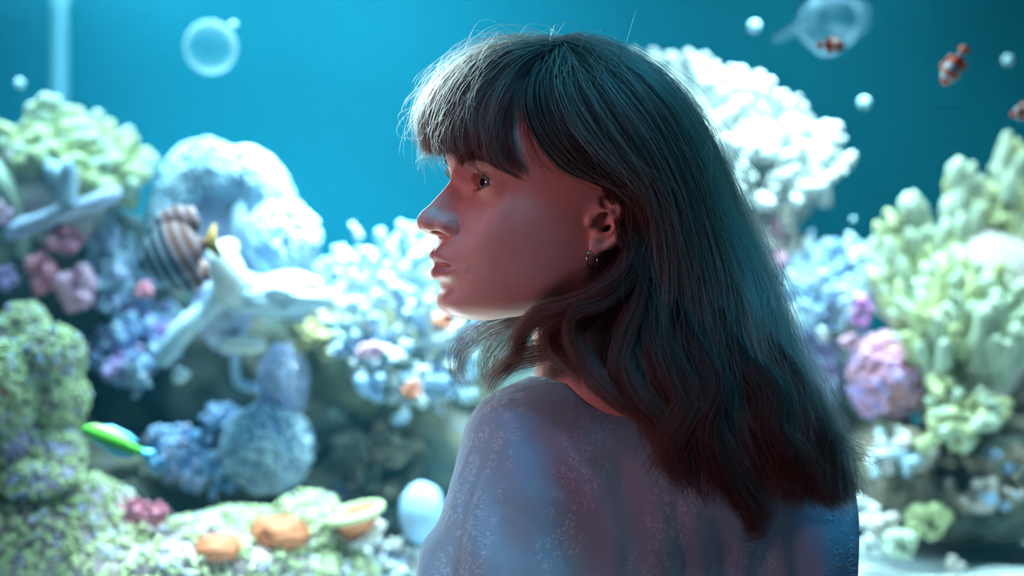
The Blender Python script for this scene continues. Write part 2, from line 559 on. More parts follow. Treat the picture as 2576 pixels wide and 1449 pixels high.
def build_body():
    xs = axis((-330, -35, 8), (-35, 58, 1.2), (58, 127, 0.85))
    ys = axis((-230, -84, 8), (-84, -48, 1.3), (-48, 48, 0.9), (48, 86, 1.2), (86, 230, 8))
    zs = axis((-600, -118, 9), (-118, -66, 1.2), (-66, 33, 0.8), (33, 62, 1.3), (62, 142, 3))
    X = xs[:, None, None].astype(np.float32)
    Y = ys[None, :, None].astype(np.float32)
    Z = zs[None, None, :].astype(np.float32)
    p = (X, Y, Z)
    aY = np.abs(Y)
    # face relief as a depth over (side, height)
    f = table2(ZB, LB, FB, zs, np.clip(np.abs(ys), 0, 60)).T            # (ny, nz)
    extra = np.clip(np.abs(ys) - 56, 0, 100)[:, None] * 2.2
    f = f - extra
    n0 = np.interp(zs, NZ, hermite_table(NZ, np.array(NP), np.array(NZ, float)), left=0, right=0)
    prof = hermite_table(NZ, np.array(NP), np.clip(zs, NZ[0], NZ[-1]))
    base0 = table2(ZB, LB, FB, zs, np.array([0.0]))[:, 0]
    n0 = np.clip(prof - base0, 0, None)
    fade = np.clip((zs + 31.5) / 2.0, 0, 1) * np.clip((37 - zs) / 5.0, 0, 1)
    n0 = n0 * fade
    sg = np.interp(zs, [-28, -20, -12, 0, 11, 20, 32], [8.0, 8.6, 8.2, 7.2, 6.2, 6.6, 9])
    f = f + n0[None, :] * np.exp(-(np.abs(ys)[:, None] / sg[None, :]) ** 2.3 * 0.75)
    gy, gz = np.gradient(f, ys, zs)
    gl = np.sqrt(1 + gy ** 2 + gz ** 2)
    gl = np.minimum(gl, 2.2)
    d = ((X - f[None].astype(np.float32)) / gl[None].astype(np.float32)).astype(np.float32)
    wt = table2(WZ, WF, WT, np.clip(zs, -97, 95), np.clip(xs, -40, 90)).T.astype(np.float32)
    d = smax(d, aY - wt[:, None, :], 16.0)
    jt = table2(JF, JL, JT, np.clip(xs, -40, 100), np.clip(np.abs(ys), 0, 60)).astype(np.float32)
    d = smax(d, (jt[:, :, None] - Z) * 0.85, 12.0)
    d = smax(d, -20.0 - X, 20.0)
    d = smax(d, Z - 100, 20)
    # cranium
    d = smin(d, sd_ell(p, (-6, 0, 47), (101, 72, 82)), 14.0)
    d = d.astype(np.float32)

    def loc(x0, x1, y0, y1, z0, z1):
        i0, i1 = np.searchsorted(xs, [x0, x1])
        j0, j1 = np.searchsorted(ys, [y0, y1])
        k0, k1 = np.searchsorted(zs, [z0, z1])
        sl = (slice(i0, i1), slice(j0, j1), slice(k0, k1))
        return sl, (X[i0:i1], Y[:, j0:j1], Z[:, :, k0:k1])

    for sd in (1, -1):
        def S(q):
            return (q[0], q[1] * sd, q[2])
        ylo, yhi = (0, 60) if sd > 0 else (-60, 0)
        # nose wing, tip side, nostril
        sl, q = loc(84, 126, -2 if sd > 0 else -24, 24 if sd > 0 else 2, -40, 0)
        e = d[sl]
        q2 = S(q)
        e = smin(e, sd_ell(q2, (98.5, 11.6, -20.8), (10.5, 5.4, 7.2)), 7.0)
        e = smin(e, sd_ell(q2, (110.8, 2.8, -19.2), (8.4, 5.6, 7.2)), 8.0)
        cs, sn = math.cos(0.45), math.sin(0.45)
        e = smax(e, -sd_ell(q2, (103.8, 7.7, -26.8), (7.8, 3.5, 6.2), ((cs, -sn, 0), (sn, cs, 0), (0, 0, 1))), 1.6)
        # crease behind the wing
        e = smax(e, -sd_chain(q2, [(96, 18.2, -14), (91.6, 19.6, -20), (92.4, 18.8, -27)], [0.4, 0.8, 0.5]), 4.0)
        d[sl] = e
        # eyelids and the opening between them
        E = EYE[1]
        sl, q = loc(56, 104, 8 if sd > 0 else -54, 54 if sd > 0 else -8, -2, 38)
        e = d[sl]
        q2 = S(q)
        e = smin(e, sd_ell(q2, E, (15.1, 15.3, 15.0)), 6.0)
        s = q2[1] - E[1]
        up, lo = lid_curves(s)
        zz = q2[2] - E[2]
        inside = np.maximum(np.maximum(zz - up, lo - zz), np.abs(s + 0.3) - 13.5)
        inside = np.maximum(inside, (E[0] - 1.0) - q2[0])
        e = smax(e, -inside, 1.0)
        e = smax(e, -sd_ell(q2, E, (EYE_R + 0.25,) * 3), 0.3)
        # fold of the upper lid
        fold = []
        for ss in np.linspace(-10.5, 13, 9):
            u, _ = lid_curves(np.array([ss * 0.9]))
            hz = float(u[0]) + 3.4 + 0.6 * math.cos(ss / 10)
            r2 = max(16.4 ** 2 - (ss * 0.95) ** 2 - hz ** 2, 9)
            fold.append((E[0] + math.sqrt(r2), E[1] + ss, E[2] + hz))
        e = smax(e, -sd_chain(q2, fold, [0.3, 0.6] + [0.8] * 5 + [0.6, 0.3]), 2.0)
        d[sl] = e
        # ear
        sl, q = loc(-36, 14, 56 if sd > 0 else -100, 100 if sd > 0 else -56, -38, 36)
        e = d[sl]
        x, y, z = S(q)
        nn = y - (66.5 + 0.50 * (-x))
        ex, ez = (x + 12.0) / 14.0, (z - 2.0) / 27.0
        plate = np.maximum((np.sqrt(ex ** 2 + ez ** 2) - 1.0) * 13.0, np.abs(nn) * 0.9 - 1.8)
        e = smin(e, plate, 3.0)
        e = smin(e, sd_cone((x, y, z), (-2, 62, 6), (-10, 70, 4), 10, 9), 4.0)
        hp = [(a, 68.5 + 0.52 * (-a), b) for a, b in HELIX]
        e = smin(e, sd_chain((x, y, z), hp, [1.4, 1.9, 2.3, 2.6, 2.7, 2.8, 2.7, 2.6, 2.5, 2.4, 2.4, 2.6, 3.0]), 1.8)
        ap = [(a, 67.8 + 0.52 * (-a), b) for a, b in ANTI]
        e = smin(e, sd_chain((x, y, z), ap, [1.2, 2.0, 2.3, 2.4, 2.4, 2.2, 2.0]), 2.2)
        e = smin(e, sd_ell((x, y, z), (-4.5, 71.0, -23.0), (6.5, 3.4, 8.0)), 3.0)
        e = smin(e, sd_ell((x, y, z), (2.8, 69.0, -3.5), (3.8, 3.0, 5.2)), 2.4)
        e = smax(e, -sd_ell((x, y, z), (-7.5, 74.0, -3.5), (6.8, 6.6, 9.0)), 2.2)
        e = smax(e, -sd_ell((x, y, z), (-7.0, 75.5, 13.5), (6.2, 5.0, 6.2)), 2.2)
        e = smax(e, -sd_chain((x, y, z), [(-18.5, 81, 21), (-21.7, 82.0, 12), (-21.5, 82.0, 2), (-18, 80, -9)], [1.6, 1.9, 1.9, 1.2]), 1.8)
        d[sl] = e
        # lips
        sl, q = loc(74, 114, -3 if sd > 0 else -32, 32 if sd > 0 else 3, -74, -34)
        e = d[sl]
        q2 = S(q)
        e = smin(e, sd_chain(q2, LIP_U, LIP_UR), 5.0)
        e = smin(e, sd_chain(q2, LIP_L, LIP_LR), 5.0)
        slit = [(86.6, 22.8, -53.0), (92, 17.8, -52.6), (99.5, 10.8, -52.0), (106, 4.5, -51.2), (107, 0, -51.5)]
        e = smax(e, -sd_chain(q2, slit, [0.5, 1.0, 1.5, 2.0, 2.1]), 1.3)
        slit2 = [(83.4, 22.2, -53.0), (88, 16.5, -52.6), (93, 10, -52.0), (96.5, 4, -51.4), (97, 0, -51.6)]
        e = smax(e, -sd_chain(q2, slit2, [0.4, 0.8, 1.2, 1.5, 1.5]), 1.0)
        # groove under the nose
        if sd > 0:
            e = smax(e, -sd_chain(q2, [(106.8, 0, -31), (108.2, 0, -41)], [1.6, 2.2]), 2.4)
        d[sl] = e
    # neck and trunk, laid out in the room
    T = {k: w2h(v) for k, v in TORSO.items()}
    nk = [w2h(h2w((-18, 0, -20))), w2h((0.062, 1.212, 1.43)), T['nb'], w2h((0.098, 1.235, 1.32))]
    d = smin(d, sd_chain(p, nk, [52, 50, 58, 70]), 22.0)
    d = smin(d, sd_chain(p, [T['nb'], T['ls']], [32, 32]), 40.0)
    d = smin(d, sd_chain(p, [T['nb'], T['rs']], [32, 32]), 40.0)
    d = smin(d, sd_chain(p, [w2h((0.11, 1.245, 1.27)), w2h((0.115, 1.25, 1.02))], [52, 48]), 50.0)  # hidden trunk and arms slimmed so tank light shines through the blouse
    d = smin(d, sd_chain(p, [T['ls'], w2h((-0.005, 1.2, 1.08)), w2h((0.0, 1.28, 0.98))], [32, 24, 22]), 25.0)
    d = smin(d, sd_chain(p, [T['rs'], w2h((0.235, 1.22, 1.06)), w2h((0.22, 1.30, 0.98))], [32, 24, 22]), 25.0)
    d = smax(d, (-590.0 - Z), 5.0)
    V, Q = surface_nets(d, xs, ys, zs)
    # a little relaxation takes out the grid steps
    for it in range(3):
        acc = np.zeros_like(V)
        cnt = np.zeros(len(V))
        for a in range(4):
            b = Q[:, (a + 1) % 4]
            np.add.at(acc, Q[:, a], V[b])
            np.add.at(cnt, Q[:, a], 1)
        V = V + 0.5 * (acc / np.maximum(cnt, 1)[:, None] - V)
    return V, Q


def skin_material():
    m = new_mat('skin', (0.60, 0.37, 0.30), 0.48)
    nt = m.node_tree
    b = nt.nodes['Principled BSDF']
    b.inputs['Subsurface Weight'].default_value = 0.25
    b.inputs['Subsurface Radius'].default_value = (1.0, 0.35, 0.2)
    b.inputs['Subsurface Scale'].default_value = 0.006
    b.inputs['Specular IOR Level'].default_value = 0.4
    at = nt.nodes.new('ShaderNodeAttribute')
    at.attribute_name = 'lip'
    mx = nt.nodes.new('ShaderNodeMixRGB')
    mx.inputs[2].default_value = (0.42, 0.14, 0.15, 1)
    nt.links.new(at.outputs['Fac'], mx.inputs[0])
    nz = nt.nodes.new('ShaderNodeTexNoise')
    nz.inputs['Scale'].default_value = 45
    nz.inputs['Detail'].default_value = 6
    rp = nt.nodes.new('ShaderNodeValToRGB')
    rp.color_ramp.elements[0].color = (0.54, 0.32, 0.26, 1)
    rp.color_ramp.elements[1].color = (0.66, 0.42, 0.34, 1)
    nt.links.new(nz.outputs['Fac'], rp.inputs['Fac'])
    nt.links.new(rp.outputs['Color'], mx.inputs[1])
    nt.links.new(mx.outputs[0], b.inputs['Base Color'])
    n2 = nt.nodes.new('ShaderNodeTexNoise')
    n2.inputs['Detail'].default_value = 0
    n2.inputs['Scale'].default_value = 900
    bp = nt.nodes.new('ShaderNodeBump')
    bp.inputs['Strength'].default_value = 0.12
    bp.inputs['Distance'].default_value = 0.0006
    nt.links.new(n2.outputs['Fac'], bp.inputs['Height'])
    nt.links.new(bp.outputs['Normal'], b.inputs['Normal'])
    return m


person = empty('person', (0.11, 1.24, 0.0))
PINV = Vector((-0.11, -1.24, 0.0))
bv, bq = build_body()
lipd = np.minimum(sd_chain((bv[:, 0], np.abs(bv[:, 1]), bv[:, 2]), LIP_U, LIP_UR), sd_chain((bv[:, 0], np.abs(bv[:, 1]), bv[:, 2]), LIP_L, LIP_LR))
body_me = mesh_data('body', h2w(bv), bq, skin_material())
la = body_me.attributes.new('lip', 'FLOAT', 'POINT')
la.data.foreach_set('value', np.clip(0.9 - lipd / 1.6, 0, 1).astype(np.float32))
body = link('body', body_me, person, PINV)

# eyes
iris_m = new_mat('eye', (0.9, 0.9, 0.88), 0.08)
_nt = iris_m.node_tree
_b = _nt.nodes['Principled BSDF']
_b.inputs['Coat Weight'].default_value = 1.0
_b.inputs['Coat Roughness'].default_value = 0.02
_tc = _nt.nodes.new('ShaderNodeTexCoord')
_sx = _nt.nodes.new('ShaderNodeSeparateXYZ')
_nt.links.new(_tc.outputs['Object'], _sx.inputs[0])
_r = _nt.nodes.new('ShaderNodeValToRGB')
_mr = _nt.nodes.new('ShaderNodeMapRange')
_mr.inputs['From Min'].default_value = 0.0103
_mr.inputs['From Max'].default_value = 0.0137
_nt.links.new(_sx.outputs['X'], _mr.inputs['Value'])
_nt.links.new(_mr.outputs['Result'], _r.inputs['Fac'])
_e = _r.color_ramp.elements
_e[0].position, _e[0].color = 0.20, (0.62, 0.62, 0.60, 1)
_e[1].position, _e[1].color = 0.27, (0.02, 0.035, 0.04, 1)
for _p, _c in ((0.38, (0.11, 0.20, 0.18, 1)), (0.80, (0.13, 0.22, 0.19, 1)), (0.87, (0.004, 0.004, 0.004, 1))):
    _q = _e.new(_p)
    _q.color = _c
_nt.links.new(_r.outputs['Color'], _b.inputs['Base Color'])
ev, ef = ico(5)
ev = ev * (EYE_R / 1000)
_c = np.clip((ev[:, 0] * 1000 - 11.1) / 1.9, 0, 1)
ev[:, 0] += _c * _c * (3 - 2 * _c) * 0.0007
for sd in (1, -1):
    o = link('eyeball', mesh_data('eyeball', ev, ef, iris_m), person)
    gaze = HR[0] + 0.30 * HR[1] - 0.02 * HR[2]        # looks slightly to her own left
    gx = Vector(gaze).normalized()
    gz = Vector(HR[2])
    gy = gz.cross(gx).normalized()
    gz = gx.cross(gy)
    M = Matrix((gx, gy, gz)).transposed().to_4x4()
    M.translation = Vector(h2w(EYE[sd])) + PINV
    o.matrix_local = M
    o['label'] = 'grey green eye'
# a glimpse of the upper teeth
tv = [(93.5 - 0.028 * l * l + dz * 0.0, l, z) for dz, z in ((0, -48.0), (0, -52.4)) for l in np.linspace(-12, 12, 13)]
tf = [(i, i + 1, i + 14, i + 13) for i in range(12)]
o = link('teeth', mesh_data('teeth', h2w(np.array(tv)), tf, new_mat('tooth', (0.8, 0.78, 0.72), 0.25)), person, PINV)
sol = o.modifiers.new('thickness', 'SOLIDIFY')
sol.thickness = 0.002

# ------------------------------------------------------------------ blouse and skirt
def blouse_material():
    m = bpy.data.materials.new('embroidered_cotton')
    m.use_nodes = True
    nt = m.node_tree
    N = nt.nodes
    b = N['Principled BSDF']
    out = N['Material Output']
    tc = N.new('ShaderNodeTexCoord')
    mp = N.new('ShaderNodeMapping')
    mp.inputs['Rotation'].default_value = (0, math.radians(-14), 0)
    nt.links.new(tc.outputs['Object'], mp.inputs['Vector'])
    # bands that carry the embroidery
    wv = N.new('ShaderNodeTexWave')
    wv.wave_type = 'BANDS'
    wv.bands_direction = 'X'
    wv.inputs['Scale'].default_value = 4.2
    wv.inputs['Distortion'].default_value = 1.2
    wv.inputs['Detail'].default_value = 0
    wv.inputs['Detail Scale'].default_value = 0.6
    nt.links.new(mp.outputs[0], wv.inputs['Vector'])
    band = N.new('ShaderNodeMapRange')
    band.inputs['From Min'].default_value = 0.30
    band.inputs['From Max'].default_value = 0.62
    nt.links.new(wv.outputs['Fac'], band.inputs['Value'])
    # little stitched flowers: petals around each cell centre
    vo = N.new('ShaderNodeTexVoronoi')
    vo.voronoi_dimensions = '3D'
    vo.inputs['Scale'].default_value = 80
    vo.inputs['Randomness'].default_value = 0.7
    nt.links.new(mp.outputs[0], vo.inputs['Vector'])
    ring = N.new('ShaderNodeValToRGB')
    e = ring.color_ramp.elements
    e[0].position, e[0].color = 0.10, (0, 0, 0, 1)
    e[1].position, e[1].color = 0.22, (1, 1, 1, 1)
    for p, c in ((0.42, 1), (0.52, 0)):
        q = e.new(p)
        q.color = (c, c, c, 1)
    nt.links.new(vo.outputs['Distance'], ring.inputs['Fac'])
    vo2 = N.new('ShaderNodeTexVoronoi')
    vo2.inputs['Scale'].default_value = 330
    nt.links.new(mp.outputs[0], vo2.inputs['Vector'])
    dots = N.new('ShaderNodeMapRange')
    dots.inputs['From Min'].default_value = 0.62
    dots.inputs['From Max'].default_value = 0.32
    nt.links.new(vo2.outputs['Distance'], dots.inputs['Value'])
    mul = N.new('ShaderNodeMath')
    mul.operation = 'MULTIPLY'
    nt.links.new(ring.outputs['Color'], mul.inputs[0])
    nt.links.new(dots.outputs[0], mul.inputs[1])
    mul2 = N.new('ShaderNodeMath')
    mul2.operation = 'MULTIPLY'
    nt.links.new(mul.outputs[0], mul2.inputs[0])
    nt.links.new(band.outputs[0], mul2.inputs[1])
    mx = N.new('ShaderNodeMixRGB')
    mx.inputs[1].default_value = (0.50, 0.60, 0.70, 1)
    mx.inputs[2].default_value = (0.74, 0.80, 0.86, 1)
    nt.links.new(mul2.outputs[0], mx.inputs[0])
    nt.links.new(mx.outputs[0], b.inputs['Base Color'])
    b.inputs['Roughness'].default_value = 0.85
    b.inputs['Specular IOR Level'].default_value = 0.1
    # weave and thread relief
    nz = N.new('ShaderNodeTexNoise')
    nz.inputs['Scale'].default_value = 35
    nz.inputs['Detail'].default_value = 3
    ad = N.new('ShaderNodeMath')
    ad.operation = 'MULTIPLY_ADD'
    ad.inputs[1].default_value = 0.35
    nt.links.new(mul2.outputs[0], ad.inputs[0])
    nt.links.new(nz.outputs['Fac'], ad.inputs[2])
    bp = N.new('ShaderNodeBump')
    bp.inputs['Strength'].default_value = 0.5
    bp.inputs['Distance'].default_value = 0.004
    nt.links.new(ad.outputs[0], bp.inputs['Height'])
    nt.links.new(bp.outputs['Normal'], b.inputs['Normal'])
    tr = N.new('ShaderNodeBsdfTranslucent')
    nt.links.new(mx.outputs[0], tr.inputs['Color'])
    ms = N.new('ShaderNodeMixShader')
    ms.inputs[0].default_value = 0.60
    nt.links.new(b.outputs[0], ms.inputs[1])
    nt.links.new(tr.outputs[0], ms.inputs[2])
    nt.links.new(ms.outputs[0], out.inputs['Surface'])
    return m


def build_blouse():
    st = 0.004
    xs = np.arange(-0.17, 0.40, st)
    ys = np.arange(1.02, 1.42, st)
    zs = np.arange(0.84, 1.44, st)
    X, Y, Z = xs[:, None, None], ys[None, :, None], zs[None, None, :]
    p = (X, Y, Z)
    low = np.clip((1.30 - Z) / 0.45, 0, 1)
    cx = 0.118 + 0.0 * low
    hw = 0.135 + 0.040 * low
    hd = 0.098 + 0.022 * low
    cy = 1.225
    r = np.sqrt(((X - cx) / hw) ** 2 + ((Y - cy) / hd) ** 2)
    d = (r - 1) * hd
    d = smax(d, Z - 1.335, 0.06)
    nb, ls, rs = TORSO['nb'], TORSO['ls'], TORSO['rs']
    d = smin(d, sd_chain(p, [nb, ls], [0.042, 0.050]), 0.05)
    d = smin(d, sd_chain(p, [nb, rs], [0.042, 0.050]), 0.05)
    d = smin(d, sd_chain(p, [(0.06, 1.15, 1.28), (0.17, 1.15, 1.27)], [0.035, 0.035]), 0.06)
    sl = sd_chain(p, [ls, (0.006, 1.180, 1.270), (-0.004, 1.174, 1.22), (-0.014, 1.172, 1.17), (-0.030, 1.18, 1.05), (-0.02, 1.23, 0.96)], [0.052, 0.059, 0.067, 0.073, 0.080, 0.055])
    d = smin(d, sl, 0.010)
    sr = sd_chain(p, [rs, (0.232, 1.20, 1.25), (0.225, 1.185, 1.19), (0.222, 1.19, 1.05), (0.21, 1.25, 0.96)], [0.052, 0.056, 0.064, 0.070, 0.055])
    d = smin(d, sr, 0.016)
    # folds hanging from the shoulders and pleats down the back
    fold = 0.0035 * np.sin(X * 190 + 5 * np.sin(Z * 9)) * np.clip((1.30 - Z) / 0.14, 0, 1) * np.clip((X - 0.10) / 0.08, 0, 1) * np.clip((1.25 - Y) / 0.05, 0, 1)
    fold = fold + 0.0022 * np.sin((X * 0.94 + Z * 0.34) * 120 + 1.0) * np.clip((1.36 - Z) / 0.1, 0, 1) * np.clip((0.05 - X) / 0.06, 0, 1)
    fold = fold + 0.0030 * np.sin((X * 0.6 - Z * 0.8) * 62) * np.clip((1.34 - Z) / 0.1, 0, 1)
    d = d + fold * 1.3
    def on_back(px, py, deeper=0.0):
        """The point of the cloth seen from behind her at a pixel of the photograph."""
        for Yq in np.arange(1.03, 1.35, 0.002):
            q = P(px, py, Yq)
            i, j, k = [int(round((q[m] - (xs, ys, zs)[m][0]) / st)) for m in range(3)]
            if 0 <= i < len(xs) and 0 <= j < len(ys) and 0 <= k < len(zs) and d[i, j, k] < 0:
                return q + np.array([0, deeper, 0])
        return P(px, py, 1.12)

    for line, rr, sm in (([(1352, 1110), (1378, 1170), (1412, 1250), (1440, 1330), (1460, 1400), (1470, 1445)], [0.002, 0.006, 0.009, 0.011, 0.012, 0.012], 0.024),
                         ([(1215, 1090), (1180, 1200), (1150, 1320), (1120, 1440)], [0.001, 0.003, 0.005, 0.006], 0.016),
                         ([(1560, 1180), (1590, 1300), (1600, 1440)], [0.001, 0.003, 0.005], 0.020),
                         ([(1700, 1280), (1715, 1360), (1720, 1445)], [0.002, 0.003, 0.004], 0.010),
                         ([(1800, 1320), (1812, 1380), (1818, 1445)], [0.002, 0.003, 0.004], 0.010),
                         ([(1985, 1300), (2000, 1370), (2010, 1445)], [0.002, 0.003, 0.004], 0.010)):
        c = [on_back(x, y) for x, y in line]
        c.append(c[-1] + np.array([0.004, 0.0, -0.12]))
        d = smax(d, -sd_chain(p, c, rr + [rr[-1] * 0.6]), sm)
    # opening at the neck, low at the back
    d = smax(d, -sd_ell(p, (0.098, 1.135, 1.398), (0.062, 0.095, 0.056)), 0.008)
    d = smax(d, -sd_chain(p, [(0.075, 1.225, 1.37), (0.05, 1.215, 1.46)], [0.060, 0.058]), 0.006)
    d = smax(d, 0.862 - Z, 0.01)
    V, Q = surface_nets(d, xs, ys, zs)
    for it in range(2):
        acc = np.zeros_like(V)
        cnt = np.zeros(len(V))
        for a in range(4):
            np.add.at(acc, Q[:, a], V[Q[:, (a + 1) % 4]])
            np.add.at(cnt, Q[:, a], 1)
        V = V + 0.5 * (acc / np.maximum(cnt, 1)[:, None] - V)
    return V, Q


blv, blq = build_blouse()
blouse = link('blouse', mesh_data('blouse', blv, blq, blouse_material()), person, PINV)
blouse['label'] = 'white embroidered cotton blouse with loose sleeves'
# long skirt and shoes down to the floor
sk_v, sk_f = [], []
NS = 48
for i, (z, rx, ry, amp) in enumerate([(0.96, 0.13, 0.09, 0.0), (0.88, 0.165, 0.11, 0.003), (0.7, 0.18, 0.125, 0.006), (0.45, 0.19, 0.14, 0.008), (0.05, 0.20, 0.15, 0.010)]):
    for k in range(NS):
        a = 2 * math.pi * k / NS
        q = 1 + amp / rx * math.sin(a * 11)
        sk_v.append((0.118 + rx * q * math.cos(a), 1.235 + ry * q * math.sin(a), z))
for i in range(4):
    for k in range(NS):
        sk_f.append((i * NS + k, (i + 1) * NS + k, (i + 1) * NS + (k + 1) % NS, i * NS + (k + 1) % NS))
skirt = link('skirt', mesh_data('skirt', sk_v, sk_f, ramp_mat('skirt_cloth', [(0.3, (0.03, 0.035, 0.06)), (0.7, (0.05, 0.055, 0.09))], 30)), person, PINV)
for sx in (0.045, 0.19):
    pth = catmull([(sx, 1.17, 0.035), (sx, 1.22, 0.04), (sx, 1.29, 0.035), (sx, 1.36, 0.025)], 10)
    v1, f1 = tube(pth, [0.02, 0.034, 0.036, 0.034, 0.033, 0.034, 0.035, 0.034, 0.03, 0.014], 12, True, 0.72)
    v1[:, 2] = np.maximum(v1[:, 2], 0.0)
    shoe = link('shoe', mesh_data('shoe', v1, f1, new_mat('shoe_leather', (0.03, 0.02, 0.02), 0.4)), person, PINV)

# ------------------------------------------------------------------ hair
def hair_material(name, root, tip, rough=0.32, matte=0.6):
    m = bpy.data.materials.new(name)
    m.use_nodes = True
    nt = m.node_tree
    for n in list(nt.nodes):
        if n.type == 'BSDF_PRINCIPLED':
            nt.nodes.remove(n)
    h = nt.nodes.new('ShaderNodeBsdfHairPrincipled')
    h.parametrization = 'COLOR'
    h.inputs['Roughness'].default_value = rough
    h.inputs['Radial Roughness'].default_value = 0.4
    h.inputs['Coat'].default_value = 0.0
    h.inputs['IOR'].default_value = 1.28
    h.inputs['Random Roughness'].default_value = 0.2
    hi = nt.nodes.new('ShaderNodeHairInfo')
    mx = nt.nodes.new('ShaderNodeMixRGB')
    mx.inputs[1].default_value = (*root, 1)
    mx.inputs[2].default_value = (*tip, 1)
    nt.links.new(hi.outputs['Intercept'], mx.inputs[0])
    hv = nt.nodes.new('ShaderNodeHueSaturation')
    mr = nt.nodes.new('ShaderNodeMapRange')
    mr.inputs['To Min'].default_value = 0.35
    mr.inputs['To Max'].default_value = 1.9
    nt.links.new(hi.outputs['Random'], mr.inputs['Value'])
    nt.links.new(mr.outputs[0], hv.inputs['Value'])
    nt.links.new(mx.outputs[0], hv.inputs['Color'])
    nt.links.new(hv.outputs[0], h.inputs['Color'])
    dk = nt.nodes.new('ShaderNodeBsdfDiffuse')
    nt.links.new(hv.outputs[0], dk.inputs['Color'])
    ms = nt.nodes.new('ShaderNodeMixShader')
    ms.inputs[0].default_value = matte
    nt.links.new(h.outputs[0], ms.inputs[1])
    nt.links.new(dk.outputs[0], ms.inputs[2])
    nt.links.new(ms.outputs[0], nt.nodes['Material Output'].inputs['Surface'])
    return m


HAIR_M = hair_material('hair_strand', (0.0055, 0.0050, 0.0045), (0.15, 0.062, 0.050), 0.42, 0.84)
FLY_M = hair_material('rim_lit_flyaway', (0.12, 0.095, 0.065), (0.20, 0.13, 0.10), 0.32, 0.35)  # paler than the other hair, standing in for backlight along the rim
BROW_M = hair_material('brow_hair', (0.05, 0.03, 0.02), (0.05, 0.03, 0.02))
MASS_M = ramp_mat('hair_underlayer', [(0.3, (0.005, 0.004, 0.004)), (0.7, (0.010, 0.007, 0.006))], 60, 0.6)
MASS_M.node_tree.nodes['Principled BSDF'].inputs['Specular IOR Level'].default_value = 0.05


def strands(name, pts, r0, r1, mat, parent, label=None):
    """pts (n, k, 3) world points -> one hair-curves object."""
    n, k = pts.shape[:2]
    hc = bpy.data.hair_curves.new(name)
    hc.add_curves([k] * n)
    hc.attributes['position'].data.foreach_set('vector', pts.reshape(-1).astype(np.float32)) if 'position' in hc.attributes else hc.points.foreach_set('position', pts.reshape(-1).astype(np.float32))
    rad = hc.attributes.get('radius') or hc.attributes.new('radius', 'FLOAT', 'POINT')
    t = np.linspace(0, 1, k)
    rr = r0 + (r1 - r0) * t ** 1.5
    rad.data.foreach_set('value', np.tile(rr, n).astype(np.float32))
    hc.materials.append(mat)
    o = link(name, hc, parent)
    o.location = (0, 0, 0) if parent is not person else PINV
    if label:
        o['label'] = label
    return o


def GP(g):
    return np.array([P(x, y, D0 + d / 1000.0) for x, y, d in g])


